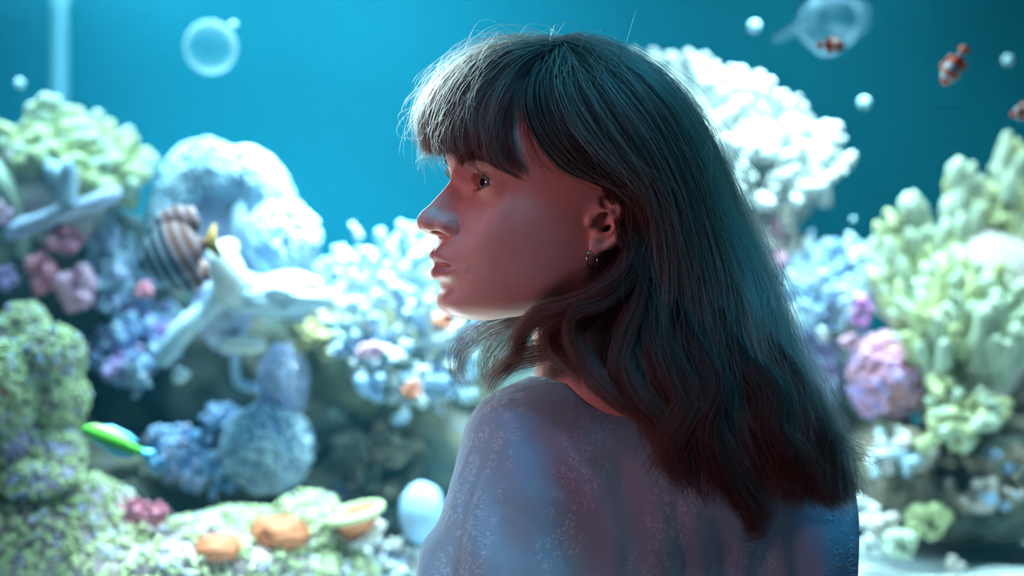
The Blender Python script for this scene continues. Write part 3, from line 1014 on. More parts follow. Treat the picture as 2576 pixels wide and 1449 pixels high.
NT = 30
MAIN = [
    [(1405, 106, -26), (1345, 165, -60), (1302, 235, -75), (1326, 330, -83), (1390, 415, -87), (1468, 456, -84), (1540, 450, -72), (1592, 490, -60), (1606, 580, -60), (1604, 690, -68), (1580, 790, -78), (1560, 870, -88), (1575, 950, -98), (1625, 1030, -104), (1660, 1110, -106)],
    [(1415, 103, -22), (1385, 180, -64), (1400, 270, -82), (1455, 360, -90), (1525, 425, -88), (1585, 470, -78), (1622, 540, -72), (1640, 630, -74), (1636, 730, -79), (1616, 820, -87), (1608, 900, -97), (1630, 975, -104), (1670, 1050, -107), (1700, 1120, -108), (1700, 1195, -108)],
    [(1425, 101, -18), (1440, 180, -62), (1490, 275, -82), (1555, 370, -88), (1612, 450, -84), (1645, 530, -80), (1664, 620, -80), (1672, 710, -82), (1668, 800, -87), (1668, 880, -96), (1685, 950, -104), (1712, 1030, -108), (1730, 1110, -110), (1738, 1190, -110), (1760, 1265, -107)],
    [(1435, 99, -12), (1490, 172, -54), (1565, 270, -72), (1635, 375, -77), (1680, 480, -76), (1705, 575, -76), (1722, 670, -78), (1734, 760, -81), (1746, 845, -90), (1758, 920, -101), (1778, 990, -107), (1798, 1060, -110), (1815, 1130, -111), (1838, 1215, -110), (1875, 1300, -107)],
    [(1448, 97, -4), (1540, 168, -45), (1632, 268, -57), (1698, 380, -60), (1738, 490, -60), (1766, 585, -63), (1788, 680, -69), (1803, 770, -77), (1818, 850, -89), (1834, 925, -100), (1858, 995, -107), (1880, 1065, -110), (1900, 1135, -111), (1918, 1220, -110), (1925, 1310, -107)],
    [(1460, 95, 4), (1572, 158, -30), (1672, 260, -38), (1736, 380, -39), (1778, 495, -42), (1810, 590, -48), (1838, 685, -58), (1862, 775, -70), (1882, 855, -85), (1904, 930, -97), (1932, 1000, -104), (1958, 1070, -108), (1982, 1140, -109), (2002, 1218, -108), (2015, 1290, -106)],
    [(1470, 93, 8), (1592, 152, -12), (1698, 255, -15), (1762, 380, -16), (1806, 495, -20), (1842, 590, -30), (1876, 685, -44), (1904, 775, -59), (1930, 855, -75), (1956, 930, -91), (1990, 1000, -99), (2020, 1070, -104), (2046, 1140, -105), (2068, 1212, -104), (2088, 1280, -102)],
    [(1478, 92, 13), (1600, 149, 8), (1710, 252, 8), (1776, 380, 8), (1822, 495, 4), (1862, 590, -6), (1898, 685, -22), (1928, 775, -39), (1956, 855, -58), (1982, 930, -76), (2022, 1000, -87), (2054, 1070, -94), (2080, 1140, -96), (2104, 1208, -96), (2126, 1270, -94)],
    [(1482, 92, 20), (1603, 149, 28), (1714, 252, 30), (1782, 380, 31), (1830, 495, 29), (1872, 590, 21), (1908, 685, 6), (1938, 775, -12), (1966, 855, -36), (1992, 930, -57), (2034, 1000, -71), (2066, 1070, -80), (2094, 1140, -84), (2118, 1208, -86), (2138, 1265, -86)],
    [(1474, 94, 35), (1585, 156, 58), (1682, 268, 72), (1748, 395, 80), (1796, 510, 80), (1838, 605, 70), (1880, 700, 50), (1914, 785, 27), (1944, 860, -2), (1974, 930, -30), (2018, 1000, -48), (2050, 1070, -62), (2078, 1140, -70), (2102, 1208, -76), (2125, 1265, -78)],
    [(1446, 99, 48), (1516, 176, 88), (1582, 295, 107), (1634, 410, 114), (1674, 515, 115), (1708, 610, 112), (1745, 700, 100), (1785, 785, 76), (1835, 860, 44), (1882, 930, 10), (1930, 1000, -16), (1968, 1070, -36), (2006, 1140, -52), (2042, 1208, -62), (2070, 1270, -68)],
    [(1400, 104, 52), (1430, 186, 96), (1462, 300, 115), (1492, 410, 121), (1518, 515, 122), (1542, 610, 119), (1565, 700, 113), (1590, 785, 105), (1616, 860, 100), (1636, 930, 99), (1652, 1000, 102), (1662, 1070, 105), (1671, 1140, 106), (1680, 1212, 106), (1690, 1270, 104)],
    [(1360, 118, 52), (1342, 200, 92), (1356, 305, 109), (1388, 410, 117), (1418, 510, 118), (1434, 610, 112), (1440, 700, 102), (1428, 785, 90), (1402, 860, 84), (1376, 930, 80), (1356, 1000, 82), (1346, 1070, 85), (1339, 1140, 86), (1335, 1210, 86), (1330, 1260, 84)],
]
BANGS = [
    [(1425, 104, -26), (1372, 132, -48), (1318, 178, -64), (1286, 240, -74), (1266, 310, -77), (1264, 375, -76), (1278, 420, -73), (1298, 462, -70)],
    [(1428, 102, -20), (1350, 120, -42), (1278, 162, -55), (1228, 228, -63), (1208, 302, -67), (1214, 362, -67), (1234, 405, -67), (1264, 438, -67)],
    [(1432, 100, -12), (1332, 112, -34), (1245, 150, -44), (1184, 218, -49), (1155, 295, -53), (1158, 352, -54), (1178, 392, -55), (1212, 416, -57)],
    [(1436, 98, -2), (1322, 106, -22), (1222, 140, -29), (1150, 208, -33), (1112, 288, -36), (1112, 345, -38), (1130, 384, -40), (1162, 404, -42)],
    [(1440, 96, 8), (1318, 102, -8), (1206, 134, -12), (1124, 202, -15), (1080, 284, -18), (1078, 342, -21), (1090, 386, -23), (1116, 408, -25)],
    [(1444, 95, 20), (1316, 100, 10), (1198, 131, 8), (1110, 198, 6), (1060, 280, 3), (1058, 340, 1), (1067, 385, -2), (1085, 416, -4)],
    [(1446, 95, 32), (1320, 102, 30), (1202, 134, 32), (1116, 200, 31), (1065, 280, 28), (1062, 338, 25), (1070, 380, 22), (1085, 410, 19)],
    [(1446, 97, 46), (1332, 108, 56), (1220, 142, 62), (1140, 208, 63), (1096, 284, 60), (1090, 342, 56), (1098, 386, 51), (1112, 415, 47)],
    [(1440, 101, 54), (1345, 122, 74), (1252, 158, 86), (1186, 222, 91), (1155, 290, 92), (1150, 350, 90), (1160, 405, 86), (1175, 450, 84)],
]


from mathutils.bvhtree import BVHTree
BODY_BVH = BVHTree.FromPolygons([tuple(x) for x in h2w(bv)], [tuple(int(i) for i in q) for q in bq])


def push_out(G, gap):
    """Lift the points of a hair sheet to at least gap above the skin."""
    sh = G.shape
    g = G.reshape(-1, 3)
    for i in range(len(g)):
        co, no, _, dist = BODY_BVH.find_nearest(Vector(g[i]), 0.06)
        if co is None:
            continue
        v = Vector(g[i]) - co
        sd_ = dist if v.dot(no) > 0 else -dist
        if sd_ < gap:
            g[i] = np.array(co + no * gap)
    return g.reshape(sh)


MAIN = [[(g[0][0] - (75 if i >= 2 else 30), g[0][1] + (1 if i >= 4 else 4), g[0][2])] + g for i, g in enumerate(MAIN)]


class Sheet:
    """A sheet of hair spanned by guide curves; u runs across the guides, t from root to tip."""

    def __init__(self, guides, centre, gap=0.0, part=1.0):
        g = np.stack([catmull(GP(a), NT) for a in guides])
        self.n = len(guides)
        nu = 6 * (self.n - 1) + 1
        self.G = np.stack([catmull(g[:, k], nu) for k in range(NT)], 1)      # (nu, NT, 3)
        self.nu = nu
        if gap:
            k = int(NT * part)
            self.G[:, :k] = push_out(self.G[:, :k].copy(), gap)
            for it in range(2):
                self.G[:, 1:-1] = 0.5 * self.G[:, 1:-1] + 0.25 * (self.G[:, 2:] + self.G[:, :-2])
        du = np.gradient(self.G, axis=0)
        dt = np.gradient(self.G, axis=1)
        nrm = np.cross(du, dt)
        nrm /= np.linalg.norm(nrm, axis=2)[..., None] + 1e-12
        out = self.G - np.asarray(centre)
        out[:, NT // 2:, 2] = 0
        sgn = np.sign((nrm * out).sum(2))
        sheet = nrm * sgn[..., None]
        rad = self.G - np.asarray(centre)
        rad /= np.linalg.norm(rad, axis=2)[..., None] + 1e-12
        k = np.clip((np.linspace(0, 1, NT) - 0.38) / 0.17, 0, 1)[None, :, None]
        self.N = rad * (1 - k) + sheet * k
        self.N /= np.linalg.norm(self.N, axis=2)[..., None] + 1e-12

    def at(self, A, u, t):
        """Bilinear lookup of the array A at u (n,k) and t (n,k) in [0, 1]."""
        x = np.clip(u, 0, 1) * (self.nu - 1.001)
        y = np.clip(t, 0, 1) * (NT - 1.001)
        i, j = x.astype(int), y.astype(int)
        a, b = (x - i)[..., None], (y - j)[..., None]
        return (A[i, j] * (1 - a) * (1 - b) + A[i + 1, j] * a * (1 - b) + A[i, j + 1] * (1 - a) * b + A[i + 1, j + 1] * a * b)

    def grow(self, n, k, thick, clumps, wave, jit, t0max=0.45, u0=0.0, u1=1.0, wave_from=0.35, tipvar=0.12, out=0.0, seed=1, clump_pull=0.6, lift=0.0, tipcut=0.0, rootmess=0.05, t0min=0.015):
        r = np.random.default_rng(seed)
        u = r.uniform(u0, u1, n)
        t0 = t0min + t0max * r.beta(0.8, 1.6, n)
        t1 = 1 - tipvar * r.beta(1.2, 2.0, n) - tipcut
        s = np.linspace(0, 1, k)
        t = t0[:, None] + (t1 - t0)[:, None] * s
        cid = np.floor(u * clumps + r.normal(0, 0.15, n)).astype(int)
        cph = np.random.default_rng(seed + 5).uniform(0, 2 * np.pi, (clumps + 4, 4))
        cu = (cid + 0.5) / clumps
        grow = np.clip((t - wave_from) / (1 - wave_from), 0, 1)
        uu = u[:, None] + (cu - u)[:, None] * clump_pull * grow ** 1.2
        uu = uu + (r.normal(0, rootmess, n)[:, None]) * np.clip(1 - t / 0.16, 0, 1)
        p = self.at(self.G, uu, t)
        nn = self.at(self.N, uu, t)
        v = r.beta(1.3, 1.3, n)
        dep = thick * v[:, None] * (0.35 + 0.65 * np.clip(t * 3, 0, 1))
        dep = dep * (1 - 0.35 * grow * clump_pull)
        root = np.clip(1 - s / 0.12, 0, 1)[None] * (t0 > 0.03)[:, None]
        dep = dep + root * thick * 0.8 * (1 - v[:, None])
        p = p - nn * dep[..., None]
        ph = cph[np.clip(cid, 0, clumps + 3)]
        fr = 1.4 + 0.5 * np.sin(ph[:, 2])
        w1 = np.sin(2 * np.pi * fr[:, None] * t * 2.0 + ph[:, 0:1] + r.normal(0, 0.35, n)[:, None])
        w2 = np.cos(2 * np.pi * fr[:, None] * t * 2.0 + ph[:, 1:2] + r.normal(0, 0.35, n)[:, None])
        tan = np.gradient(p, axis=1)
        tan /= np.linalg.norm(tan, axis=2)[..., None] + 1e-12
        side = np.cross(tan, nn)
        A = wave * grow ** 1.1
        p = p + side * (A * w1)[..., None] + nn * (0.6 * A * w2)[..., None]
        # slow random drift of each hair
        ctl = r.normal(0, 1, (n, 5, 3)) * np.linspace(0.05, 1, 5)[None, :, None]
        x = s * 3.999
        i = x.astype(int)
        f = (x - i)[None, :, None]
        f = f * f * (3 - 2 * f)
        p = p + jit * (ctl[:, i] * (1 - f) + ctl[:, i + 1] * f)
        if lift:
            p = p + nn * (lift * r.uniform(0.2, 1, n)[:, None] * np.sin(np.pi * np.clip(s, 0, 1))[None])[..., None]
        if out:
            p = p + nn * out
        return p

    def shell(self, inset, t1=0.85, skip=0):
        k = int(NT * t1)
        g = (self.G - self.N * inset)[skip:, :k]
        nu, nt = g.shape[:2]
        i, j = np.meshgrid(np.arange(nu - 1), np.arange(nt - 1), indexing='ij')
        a = i * nt + j
        return g.reshape(-1, 3), np.stack([a, a + 1, a + nt + 1, a + nt], -1).reshape(-1, 4)


HC = h2w((-5, 0, 40))
main_s = Sheet(MAIN, HC, 0.010, 0.55)
bang_s = Sheet(BANGS, HC, 0.0075)
v1, q1 = main_s.shell(0.017, 0.80, 3)
v2, q2 = bang_s.shell(0.006, 0.70)
hair = link('hair', mesh_data('hair', np.vstack([v1, v2]), np.vstack([q1, q2 + len(v1)]), MASS_M), person, PINV)
hair['label'] = 'long wavy dark brown hair with a full fringe'
HSCALE = 1.0


def hs(name, pts, r0=0.00013, r1=0.00005, mat=None):
    o = strands(name, pts, r0, r1, mat or HAIR_M, hair)
    return o


hs('hair_strands', np.concatenate([
    main_s.grow(8000, 28, 0.022, 54, 0.008, 0.0020, u0=0.0, u1=0.70, seed=11, clump_pull=0.72, tipvar=0.30),
    main_s.grow(7000, 28, 0.012, 30, 0.012, 0.0026, u0=0.0, u1=0.70, seed=12, clump_pull=0.86, tipvar=0.34),
    main_s.grow(4500, 28, 0.022, 46, 0.007, 0.0020, u0=0.70, u1=1.0, seed=13)]))
hs('hair_top_strands', main_s.grow(1500, 28, 0.003, 60, 0.008, 0.0045, u0=0.0, u1=0.70, seed=21, clump_pull=0.5, tipvar=0.3, out=0.0008), 0.00015, 0.00006)
hs('hair_flyaways', np.concatenate([
    main_s.grow(420, 28, 0.005, 30, 0.008, 0.0065, u0=0.0, u1=0.72, seed=14, t0max=0.6, out=0.002, lift=0.006),
    main_s.grow(900, 28, 0.006, 30, 0.012, 0.0075, u0=0.42, u1=0.72, seed=15, t0max=0.7, out=0.002, lift=0.009),
    main_s.grow(700, 28, 0.003, 40, 0.010, 0.0040, u0=0.50, u1=0.70, seed=25, t0max=0.5, out=0.001, lift=0.003, tipvar=0.3),
    main_s.grow(240, 28, 0.003, 20, 0.004, 0.0130, u0=0.05, u1=0.95, seed=22, t0max=0.10, tipvar=0.95, out=0.001, lift=0.016, rootmess=0.15),
    bang_s.grow(130, 28, 0.003, 12, 0.003, 0.0110, u0=0.1, u1=0.9, seed=23, t0max=0.2, tipvar=0.9, out=0.001, lift=0.012, rootmess=0.2),
    main_s.grow(420, 28, 0.003, 20, 0.010, 0.0130, u0=0.50, u1=0.72, seed=26, t0max=0.5, tipvar=0.6, out=0.002, lift=0.012),
    bang_s.grow(140, 28, 0.004, 12, 0.002, 0.0050, seed=16, out=0.001, lift=0.006)]), 0.00012, 0.00005, FLY_M)
hs('fringe', np.concatenate([
    bang_s.grow(4800, 28, 0.007, 26, 0.0018, 0.0012, seed=17, wave_from=0.5, t0max=0.25, tipvar=0.22, clump_pull=0.7, tipcut=0.10),
    bang_s.grow(2200, 28, 0.005, 40, 0.0026, 0.0024, seed=18, wave_from=0.45, t0max=0.3, tipvar=0.34, tipcut=0.09)]), 0.00011, 0.00004)

LOCKS = [
    ([(1610, 470, -40), (1602, 560, -64), (1575, 670, -78), (1500, 738, -80), (1420, 772, -72), (1352, 795, -60), (1312, 842, -48), (1290, 905, -38), (1240, 955, -32)], 0.013, 564, 0.007),
    ([(1612, 490, -42), (1606, 600, -68), (1585, 700, -80), (1515, 765, -84), (1450, 790, -84), (1440, 845, -84), (1470, 905, -88), (1500, 960, -96), (1560, 1010, -102), (1630, 1052, -104), (1655, 1115, -102)], 0.013, 1047, 0.007),
    ([(1610, 500, -30), (1580, 640, -60), (1490, 735, -58), (1390, 785, -40), (1275, 800, -14), (1195, 838, 8), (1150, 890, 20), (1152, 940, 25), (1185, 985, 25)], 0.011, 209, 0.008),
    ([(1610, 500, -36), (1580, 660, -64), (1490, 770, -68), (1430, 828, -66), (1380, 878, -58), (1305, 900, -46), (1250, 940, -36), (1222, 1000, -30)], 0.011, 362, 0.007),
    ([(1618, 520, -48), (1612, 650, -76), (1600, 760, -86), (1570, 850, -92), (1560, 930, -100), (1600, 1005, -107), (1655, 1060, -109), (1668, 1130, -107), (1640, 1190, -104)], 0.013, 725, 0.007),
    ([(1450, 690, 40), (1372, 785, 32), (1295, 825, 24), (1240, 885, 20), (1225, 945, 22), (1255, 990, 24)], 0.011, 209, 0.007),
    ([(1612, 500, -40), (1592, 620, -68), (1530, 735, -76), (1460, 785, -76), (1405, 800, -70), (1375, 835, -64), (1395, 890, -64), (1440, 930, -80), (1462, 985, -92)], 0.011, 403, 0.006),
    ([(1630, 700, -84), (1640, 830, -96), (1690, 930, -110), (1730, 1010, -116), (1700, 1090, -117), (1690, 1170, -114), (1730, 1240, -111)], 0.013, 564, 0.007),
    ([(1690, 760, -86), (1745, 880, -100), (1790, 970, -114), (1770, 1060, -118), (1790, 1150, -117), (1840, 1230, -114), (1905, 1330, -110)], 0.013, 644, 0.007),
    ([(1800, 780, -80), (1850, 900, -98), (1925, 985, -112), (1930, 1075, -116), (1980, 1150, -114), (2060, 1220, -108), (2130, 1290, -102)], 0.013, 564, 0.007),
    ([(1905, 900, -85), (1960, 1010, -100), (2010, 1120, -106), (2070, 1190, -104), (2130, 1225, -98), (2185, 1240, -92)], 0.010, 150, 0.012),
    ([(1940, 900, -70), (1990, 1010, -92), (2060, 1090, -98), (2120, 1130, -94), (2180, 1150, -88), (2215, 1140, -84)], 0.009, 70, 0.014),
    ([(1780, 1000, -108), (1800, 1120, -113), (1850, 1220, -112), (1900, 1290, -110), (1900, 1335, -108), (1870, 1330, -108)], 0.010, 420, 0.007),
    ([(1880, 760, -60), (1930, 870, -82), (1990, 950, -98), (2010, 1050, -106), (2060, 1110, -104), (2095, 1180, -100), (2165, 1235, -94)], 0.011, 338, 0.010),
]
lock_pts = []
for li, (g, rad, n, jit) in enumerate(LOCKS):
    r = np.random.default_rng(100 + li)
    c = catmull(GP(g), 26)
    t, a, b = frames(c)
    rr = rad * np.sqrt(r.uniform(0, 1, n))
    an = r.uniform(0, 2 * np.pi, n)
    s = np.linspace(0, 1, 26)
    prof = 0.35 + 0.65 * np.sin(np.pi * np.clip(s * 0.9 + 0.05, 0, 1))
    tw = an[:, None] + 2.2 * s[None]
    off = rr[:, None] * prof
    p = c[None] + off[..., None] * (np.cos(tw)[..., None] * a[None] + 0.55 * np.sin(tw)[..., None] * b[None])
    ctl = r.normal(0, 1, (n, 4, 3)) * np.linspace(0.05, 1, 4)[None, :, None]
    x = s * 2.999
    i = x.astype(int)
    f = (x - i)[None, :, None]
    p = p + jit * 0.55 * (ctl[:, i] * (1 - f) + ctl[:, i + 1] * f)
    e = 1 - 0.30 * r.beta(1.0, 1.6, n)                     # uneven ends
    xi = (np.linspace(0, 1, 26)[None] * e[:, None]) * 24.999
    j = xi.astype(int)
    fj = (xi - j)[..., None]
    rows = np.arange(n)[:, None]
    p = p[rows, j] * (1 - fj) + p[rows, j + 1] * fj
    lock_pts.append(p)
hs('hair_locks', np.concatenate(lock_pts), 0.00011, 0.00004)
# wisps over the temple
temple = Sheet([[(1330, 150, -48), (1284, 230, -74), (1264, 310, -78), (1268, 380, -76), (1290, 440, -74)],
                [(1340, 150, -48), (1320, 240, -78), (1335, 330, -82), (1375, 410, -85), (1430, 465, -86)]], HC, 0.003)
hs('temple_wisps', np.concatenate([temple.grow(90, 20, 0.003, 5, 0.001, 0.003, seed=33, t0max=0.1, tipvar=0.4), temple.grow(520, 20, 0.003, 9, 0.001, 0.0016, seed=34, u0=0.0, u1=0.28, t0max=0.1, tipvar=0.3)]), 0.00010, 0.00003)

# brows and lashes grow from the skin
_tri = bq[(bv[:, 0][bq].min(1) > 30) & (np.abs(bv[:, 2][bq]).max(1) < 75)]
bvh = BVHTree.FromPolygons([tuple(x) for x in bv], [tuple(int(i) for i in q) for q in _tri])


def face_point(L, z):
    hit = bvh.ray_cast(Vector((160, L, z)), Vector((-1, 0, 0)))
    return np.array(hit[0]) if hit[0] is not None else np.array([70.0, L, z])


for sd in (1, -1):
    r = np.random.default_rng(55 + sd)
    path = catmull([(13, 30.0), (22, 33.0), (32, 35.2), (41, 34.0), (50, 27.5)], 80)
    pts = []
    for k in range(420):
        i = int(r.integers(0, 78))
        wd = 3.4 * (1 - (i / 80) ** 2 * 0.65)
        L, z = path[i] + np.array([r.normal(0, 0.6), r.uniform(-wd, wd)])
        d2 = path[i + 1] - path[i]
        d2 = d2 / np.linalg.norm(d2)
        root = face_point(L * sd, z)
        up = 0.55 * (1 - i / 80) - 0.15
        ln = r.uniform(6, 10)
        tip2 = np.array([L, z]) + d2 * ln + np.array([0, up * ln])
        tip = face_point(tip2[0] * sd, tip2[1])
        mid = 0.5 * (root + tip) + np.array([1.1, 0.4 * sd, 0])
        tip = tip + np.array([0.5, 0.3 * sd, 0])
        s = np.linspace(0, 1, 6)[:, None]
        pts.append((1 - s) ** 2 * root + 2 * s * (1 - s) * mid + s ** 2 * tip)
    strands('eyebrow', h2w(np.array(pts)), 0.00011, 0.00004, BROW_M, person)
    E = EYE[1]
    pts = []
    for k in range(150):
        upper = k < 105
        s0 = r.uniform(-11.0, 12.8)
        u, l = lid_curves(np.array([s0]))
        hz = float(u[0] if upper else l[0]) + (0.4 if upper else -0.4)
        F0 = math.sqrt(max(14.9 ** 2 - s0 ** 2 - hz ** 2, 6))
        base = np.array([E[0] + F0 - 0.2, E[1] + s0, E[2] + hz])
        fan = s0 / 12.5
        ln = (r.uniform(7.5, 10.5) * (0.75 + 0.35 * (fan + 1) / 2)) if upper else r.uniform(3.0, 5.0)
        fw = np.array([0.85, 0.55 * fan, 0.0])
        if upper:
            mid = base + fw * ln * 0.6 + np.array([0, 0, -0.05 * ln])
            tip = base + fw * ln * 0.85 + np.array([0, 0.1 * fan * ln, 0.50 * ln])
        else:
            mid = base + fw * ln * 0.5 + np.array([0, 0, -0.3 * ln])
            tip = base + fw * ln * 0.75 + np.array([0, 0.1 * fan * ln, -0.75 * ln])
        s = np.linspace(0, 1, 6)[:, None]
        q = (1 - s) ** 2 * base + 2 * s * (1 - s) * mid + s ** 2 * tip
        q[:, 1] *= sd
        pts.append(q)
    strands('eyelashes', h2w(np.array(pts)), 0.00010, 0.00003, BROW_M, person)
tag(person, 'woman in a white embroidered blouse looking over her shoulder beside the aquarium glass', 'person')

# small silver hoop through the ear lobe
lobe = h2w((-1.5, 71.0, -26.5))
ring = []
hr = 0.0072
for k in range(33):
    a = 2 * math.pi * (k / 32) * 0.97 + math.pi / 2 + 0.05
    q = np.array([math.cos(a) * hr, 0, math.sin(a) * hr])
    ring.append(lobe + np.array([0.0, 0.0, -hr * 0.95]) + np.array([q[0] * 0.62, q[0] * 0.78, q[2]]))
hv, hf = tube(ring, 0.00075, 10)
hoop = link('hoop_earring', mesh_data('hoop_earring', hv - lobe, hf, new_mat('silver', (0.75, 0.76, 0.78), 0.18, Metallic=1.0)), None, lobe)
tag(hoop, 'small silver hoop earring hanging from the woman\'s ear lobe', 'earring')

# ------------------------------------------------------------------ reef
def coral_mat(name, lo, hi, scale=14, rough=0.75, bump=0.35):
    return ramp_mat(name, [(0.32, lo), (0.68, hi)], scale, rough, 1.0)


M_CREAM = coral_mat('coral_yellow_green', (0.34, 0.38, 0.15), (0.66, 0.66, 0.36))
M_WHITE = coral_mat('coral_white', (0.70, 0.72, 0.68), (0.92, 0.92, 0.90))
M_ICE = coral_mat('coral_ice_blue', (0.34, 0.55, 0.72), (0.72, 0.84, 0.90))
M_BLUE = coral_mat('coral_powder_blue', (0.22, 0.42, 0.72), (0.52, 0.66, 0.86))
M_LILAC = coral_mat('coral_lilac', (0.42, 0.44, 0.72), (0.70, 0.74, 0.90))
M_PINK = coral_mat('coral_pink', (0.72, 0.15, 0.24), (0.90, 0.38, 0.46))
M_ROSE = coral_mat('coral_rose', (0.60, 0.26, 0.40), (0.84, 0.48, 0.58))
M_PURPLE = coral_mat('coral_purple', (0.42, 0.28, 0.62), (0.68, 0.52, 0.84))
M_TAN = coral_mat('coral_tan', (0.45, 0.38, 0.34), (0.66, 0.56, 0.50))
M_GREEN = coral_mat('coral_moss_green', (0.42, 0.48, 0.22), (0.72, 0.74, 0.42))
M_ORANGE = coral_mat('coral_orange', (0.42, 0.10, 0.035), (0.58, 0.17, 0.07))
M_PALEGREEN = coral_mat('coral_pale_green', (0.36, 0.44, 0.30), (0.62, 0.67, 0.50))
M_MAUVE = coral_mat('coral_mauve_brown', (0.30, 0.22, 0.26), (0.55, 0.40, 0.40), 30)
M_ROCK = ramp_mat('reef_rock', [(0.30, (0.020, 0.050, 0.060)), (0.50, (0.075, 0.090, 0.070)), (0.62, (0.16, 0.15, 0.10)), (0.75, (0.10, 0.13, 0.22))], 9, 0.9, 3.0)
M_ROCK2 = ramp_mat('reef_rock_brown', [(0.30, (0.05, 0.06, 0.05)), (0.5, (0.20, 0.15, 0.10)), (0.70, (0.38, 0.30, 0.22))], 14, 0.9, 3.0)


def finger_data(name, mat, seed, taper=0.75, ratio=0.22, bend=0.12, knob=0.12, sides=7, rings=7):
    """A unit-long coral finger along +Z with a rounded tip."""
    r = np.random.default_rng(seed)
    s = np.linspace(0, 1, rings)
    a = r.uniform(0, 2 * np.pi)
    path = np.stack([bend * np.cos(a) * s ** 2 + 0.04 * r.normal(size=rings) * s, bend * np.sin(a) * s ** 2 + 0.04 * r.normal(size=rings) * s, s * (1 - ratio)], -1)
    rad = ratio * (1 + (taper - 1) * s) * (1 + knob * r.normal(size=rings))
    e = np.array([0.35, 0.65, 0.88, 0.99])
    d = path[-1] - path[-2]
    d /= np.linalg.norm(d)
    tip = np.array([path[-1] + d * rad[-1] * q for q in e])
    path = np.vstack([path, tip])
    rad = np.concatenate([rad, rad[-1] * np.sqrt(1 - e ** 2)])
    v, f = tube(path, rad, sides)
    return mesh_data(name, v, f, mat)


_fd = {}


def fingers_of(mat, kind='finger', **kw):
    key = (mat.name, kind)
    if key not in _fd:
        _fd[key] = [finger_data(kind, mat, 40 + 7 * i + len(_fd), **kw) for i in range(5)]
    return _fd[key]


def put(parent, data, base, dirv, length, name='branch', fat=1.0, spin=0.0):
    d = Vector(dirv).normalized()
    q = d.to_track_quat('Z', 'Y') @ Quaternion((0, 0, 1), spin)
    o = bpy.data.objects.new(name, data)
    C.objects.link(o)
    o.parent = parent
    o.matrix_local = Matrix.LocRotScale(Vector(base) - parent.location, q, Vector((length * fat, length * fat, length)))
    return o


def blob_mesh(c, r, sub=4, amp=0.15, freq=3.0, seed=0, octv=3, flat_back=False):
    v, f = ico(sub)
    n = fbm(v * freq, seed, octv)
    v = v * (1 + amp * n)[:, None]
    return v * np.asarray(r) + np.asarray(c), f


def blob(name, c, r, mat, parent=None, sub=4, amp=0.15, freq=3.0, seed=0, label=None, cat=None, group=None, octv=3, kind=None):
    v, f = blob_mesh((0, 0, 0), r, sub, amp, freq, seed, octv)
    if parent is not None:
        o = link(name, mesh_data(name, v, f, mat), parent, Vector(c) - parent.location)
    else:
        o = link(name, mesh_data(name, v, f, mat), None, c)
    return tag(o, label, cat, group, kind)


def pblob(name, px, py, Y, rx, ry, rz, mat, parent=None, **kw):
    """Blob given by its middle and half sizes in frame pixels at distance Y; rz is its half depth in metres."""
    return blob(name, P(px, py, Y), (px_m(rx, Y), rz, px_m(ry, Y)), mat, parent, **kw)


def fuzz(parent, surfaces, n, size, mat, seed, name='polyps', front=True, stalk=0.0):
    """Countless little polyps over the given (verts, faces) surfaces, as one part."""
    r = np.random.default_rng(seed)
    V, Fc = [], []
    iv, jf = ico(1)
    base = 0
    for v, f in surfaces:
        tri = v[f[:, :3]]
        nrm = np.cross(tri[:, 1] - tri[:, 0], tri[:, 2] - tri[:, 0])
        ar = np.linalg.norm(nrm, axis=1)
        nrm = nrm / (ar[:, None] + 1e-12)
        cen = v.mean(0)
        if ((tri.mean(1) - cen) * nrm).sum() < 0:
            nrm = -nrm
        ok = (nrm[:, 1] < 0.35) if front else np.ones(len(f), bool)
        wgt = ar * ok
        k = r.choice(len(f), n // len(surfaces), p=wgt / wgt.sum())
        b = r.dirichlet((1, 1, 1), len(k))
        p = (tri[k] * b[..., None]).sum(1) + nrm[k] * size * (0.4 + stalk)
        s = size * r.uniform(0.6, 1.35, len(k))
        vv = p[:, None] + iv[None] * s[:, None, None]
        V.append(vv.reshape(-1, 3))
        Fc.append((jf[None] + (np.arange(len(k)) * len(iv))[:, None, None] + base).reshape(-1, 3))
        base += len(k) * len(iv)
    V = np.vstack(V) - np.array(parent.location)
    o = link(name, mesh_data(name, V, np.vstack(Fc), mat), parent)
    return tag(o, kind='stuff')


def colony(name, loc, label, cat='coral', group=None):
    return tag(empty(name, loc), label, cat, group)


def in_poly(x, y, poly):
    c = False
    j = len(poly) - 1
    for i in range(len(poly)):
        xi, yi = poly[i]
        xj, yj = poly[j]
        if (yi > y) != (yj > y) and x < (xj - xi) * (y - yi) / (yj - yi) + xi:
            c = not c
        j = i
    return c


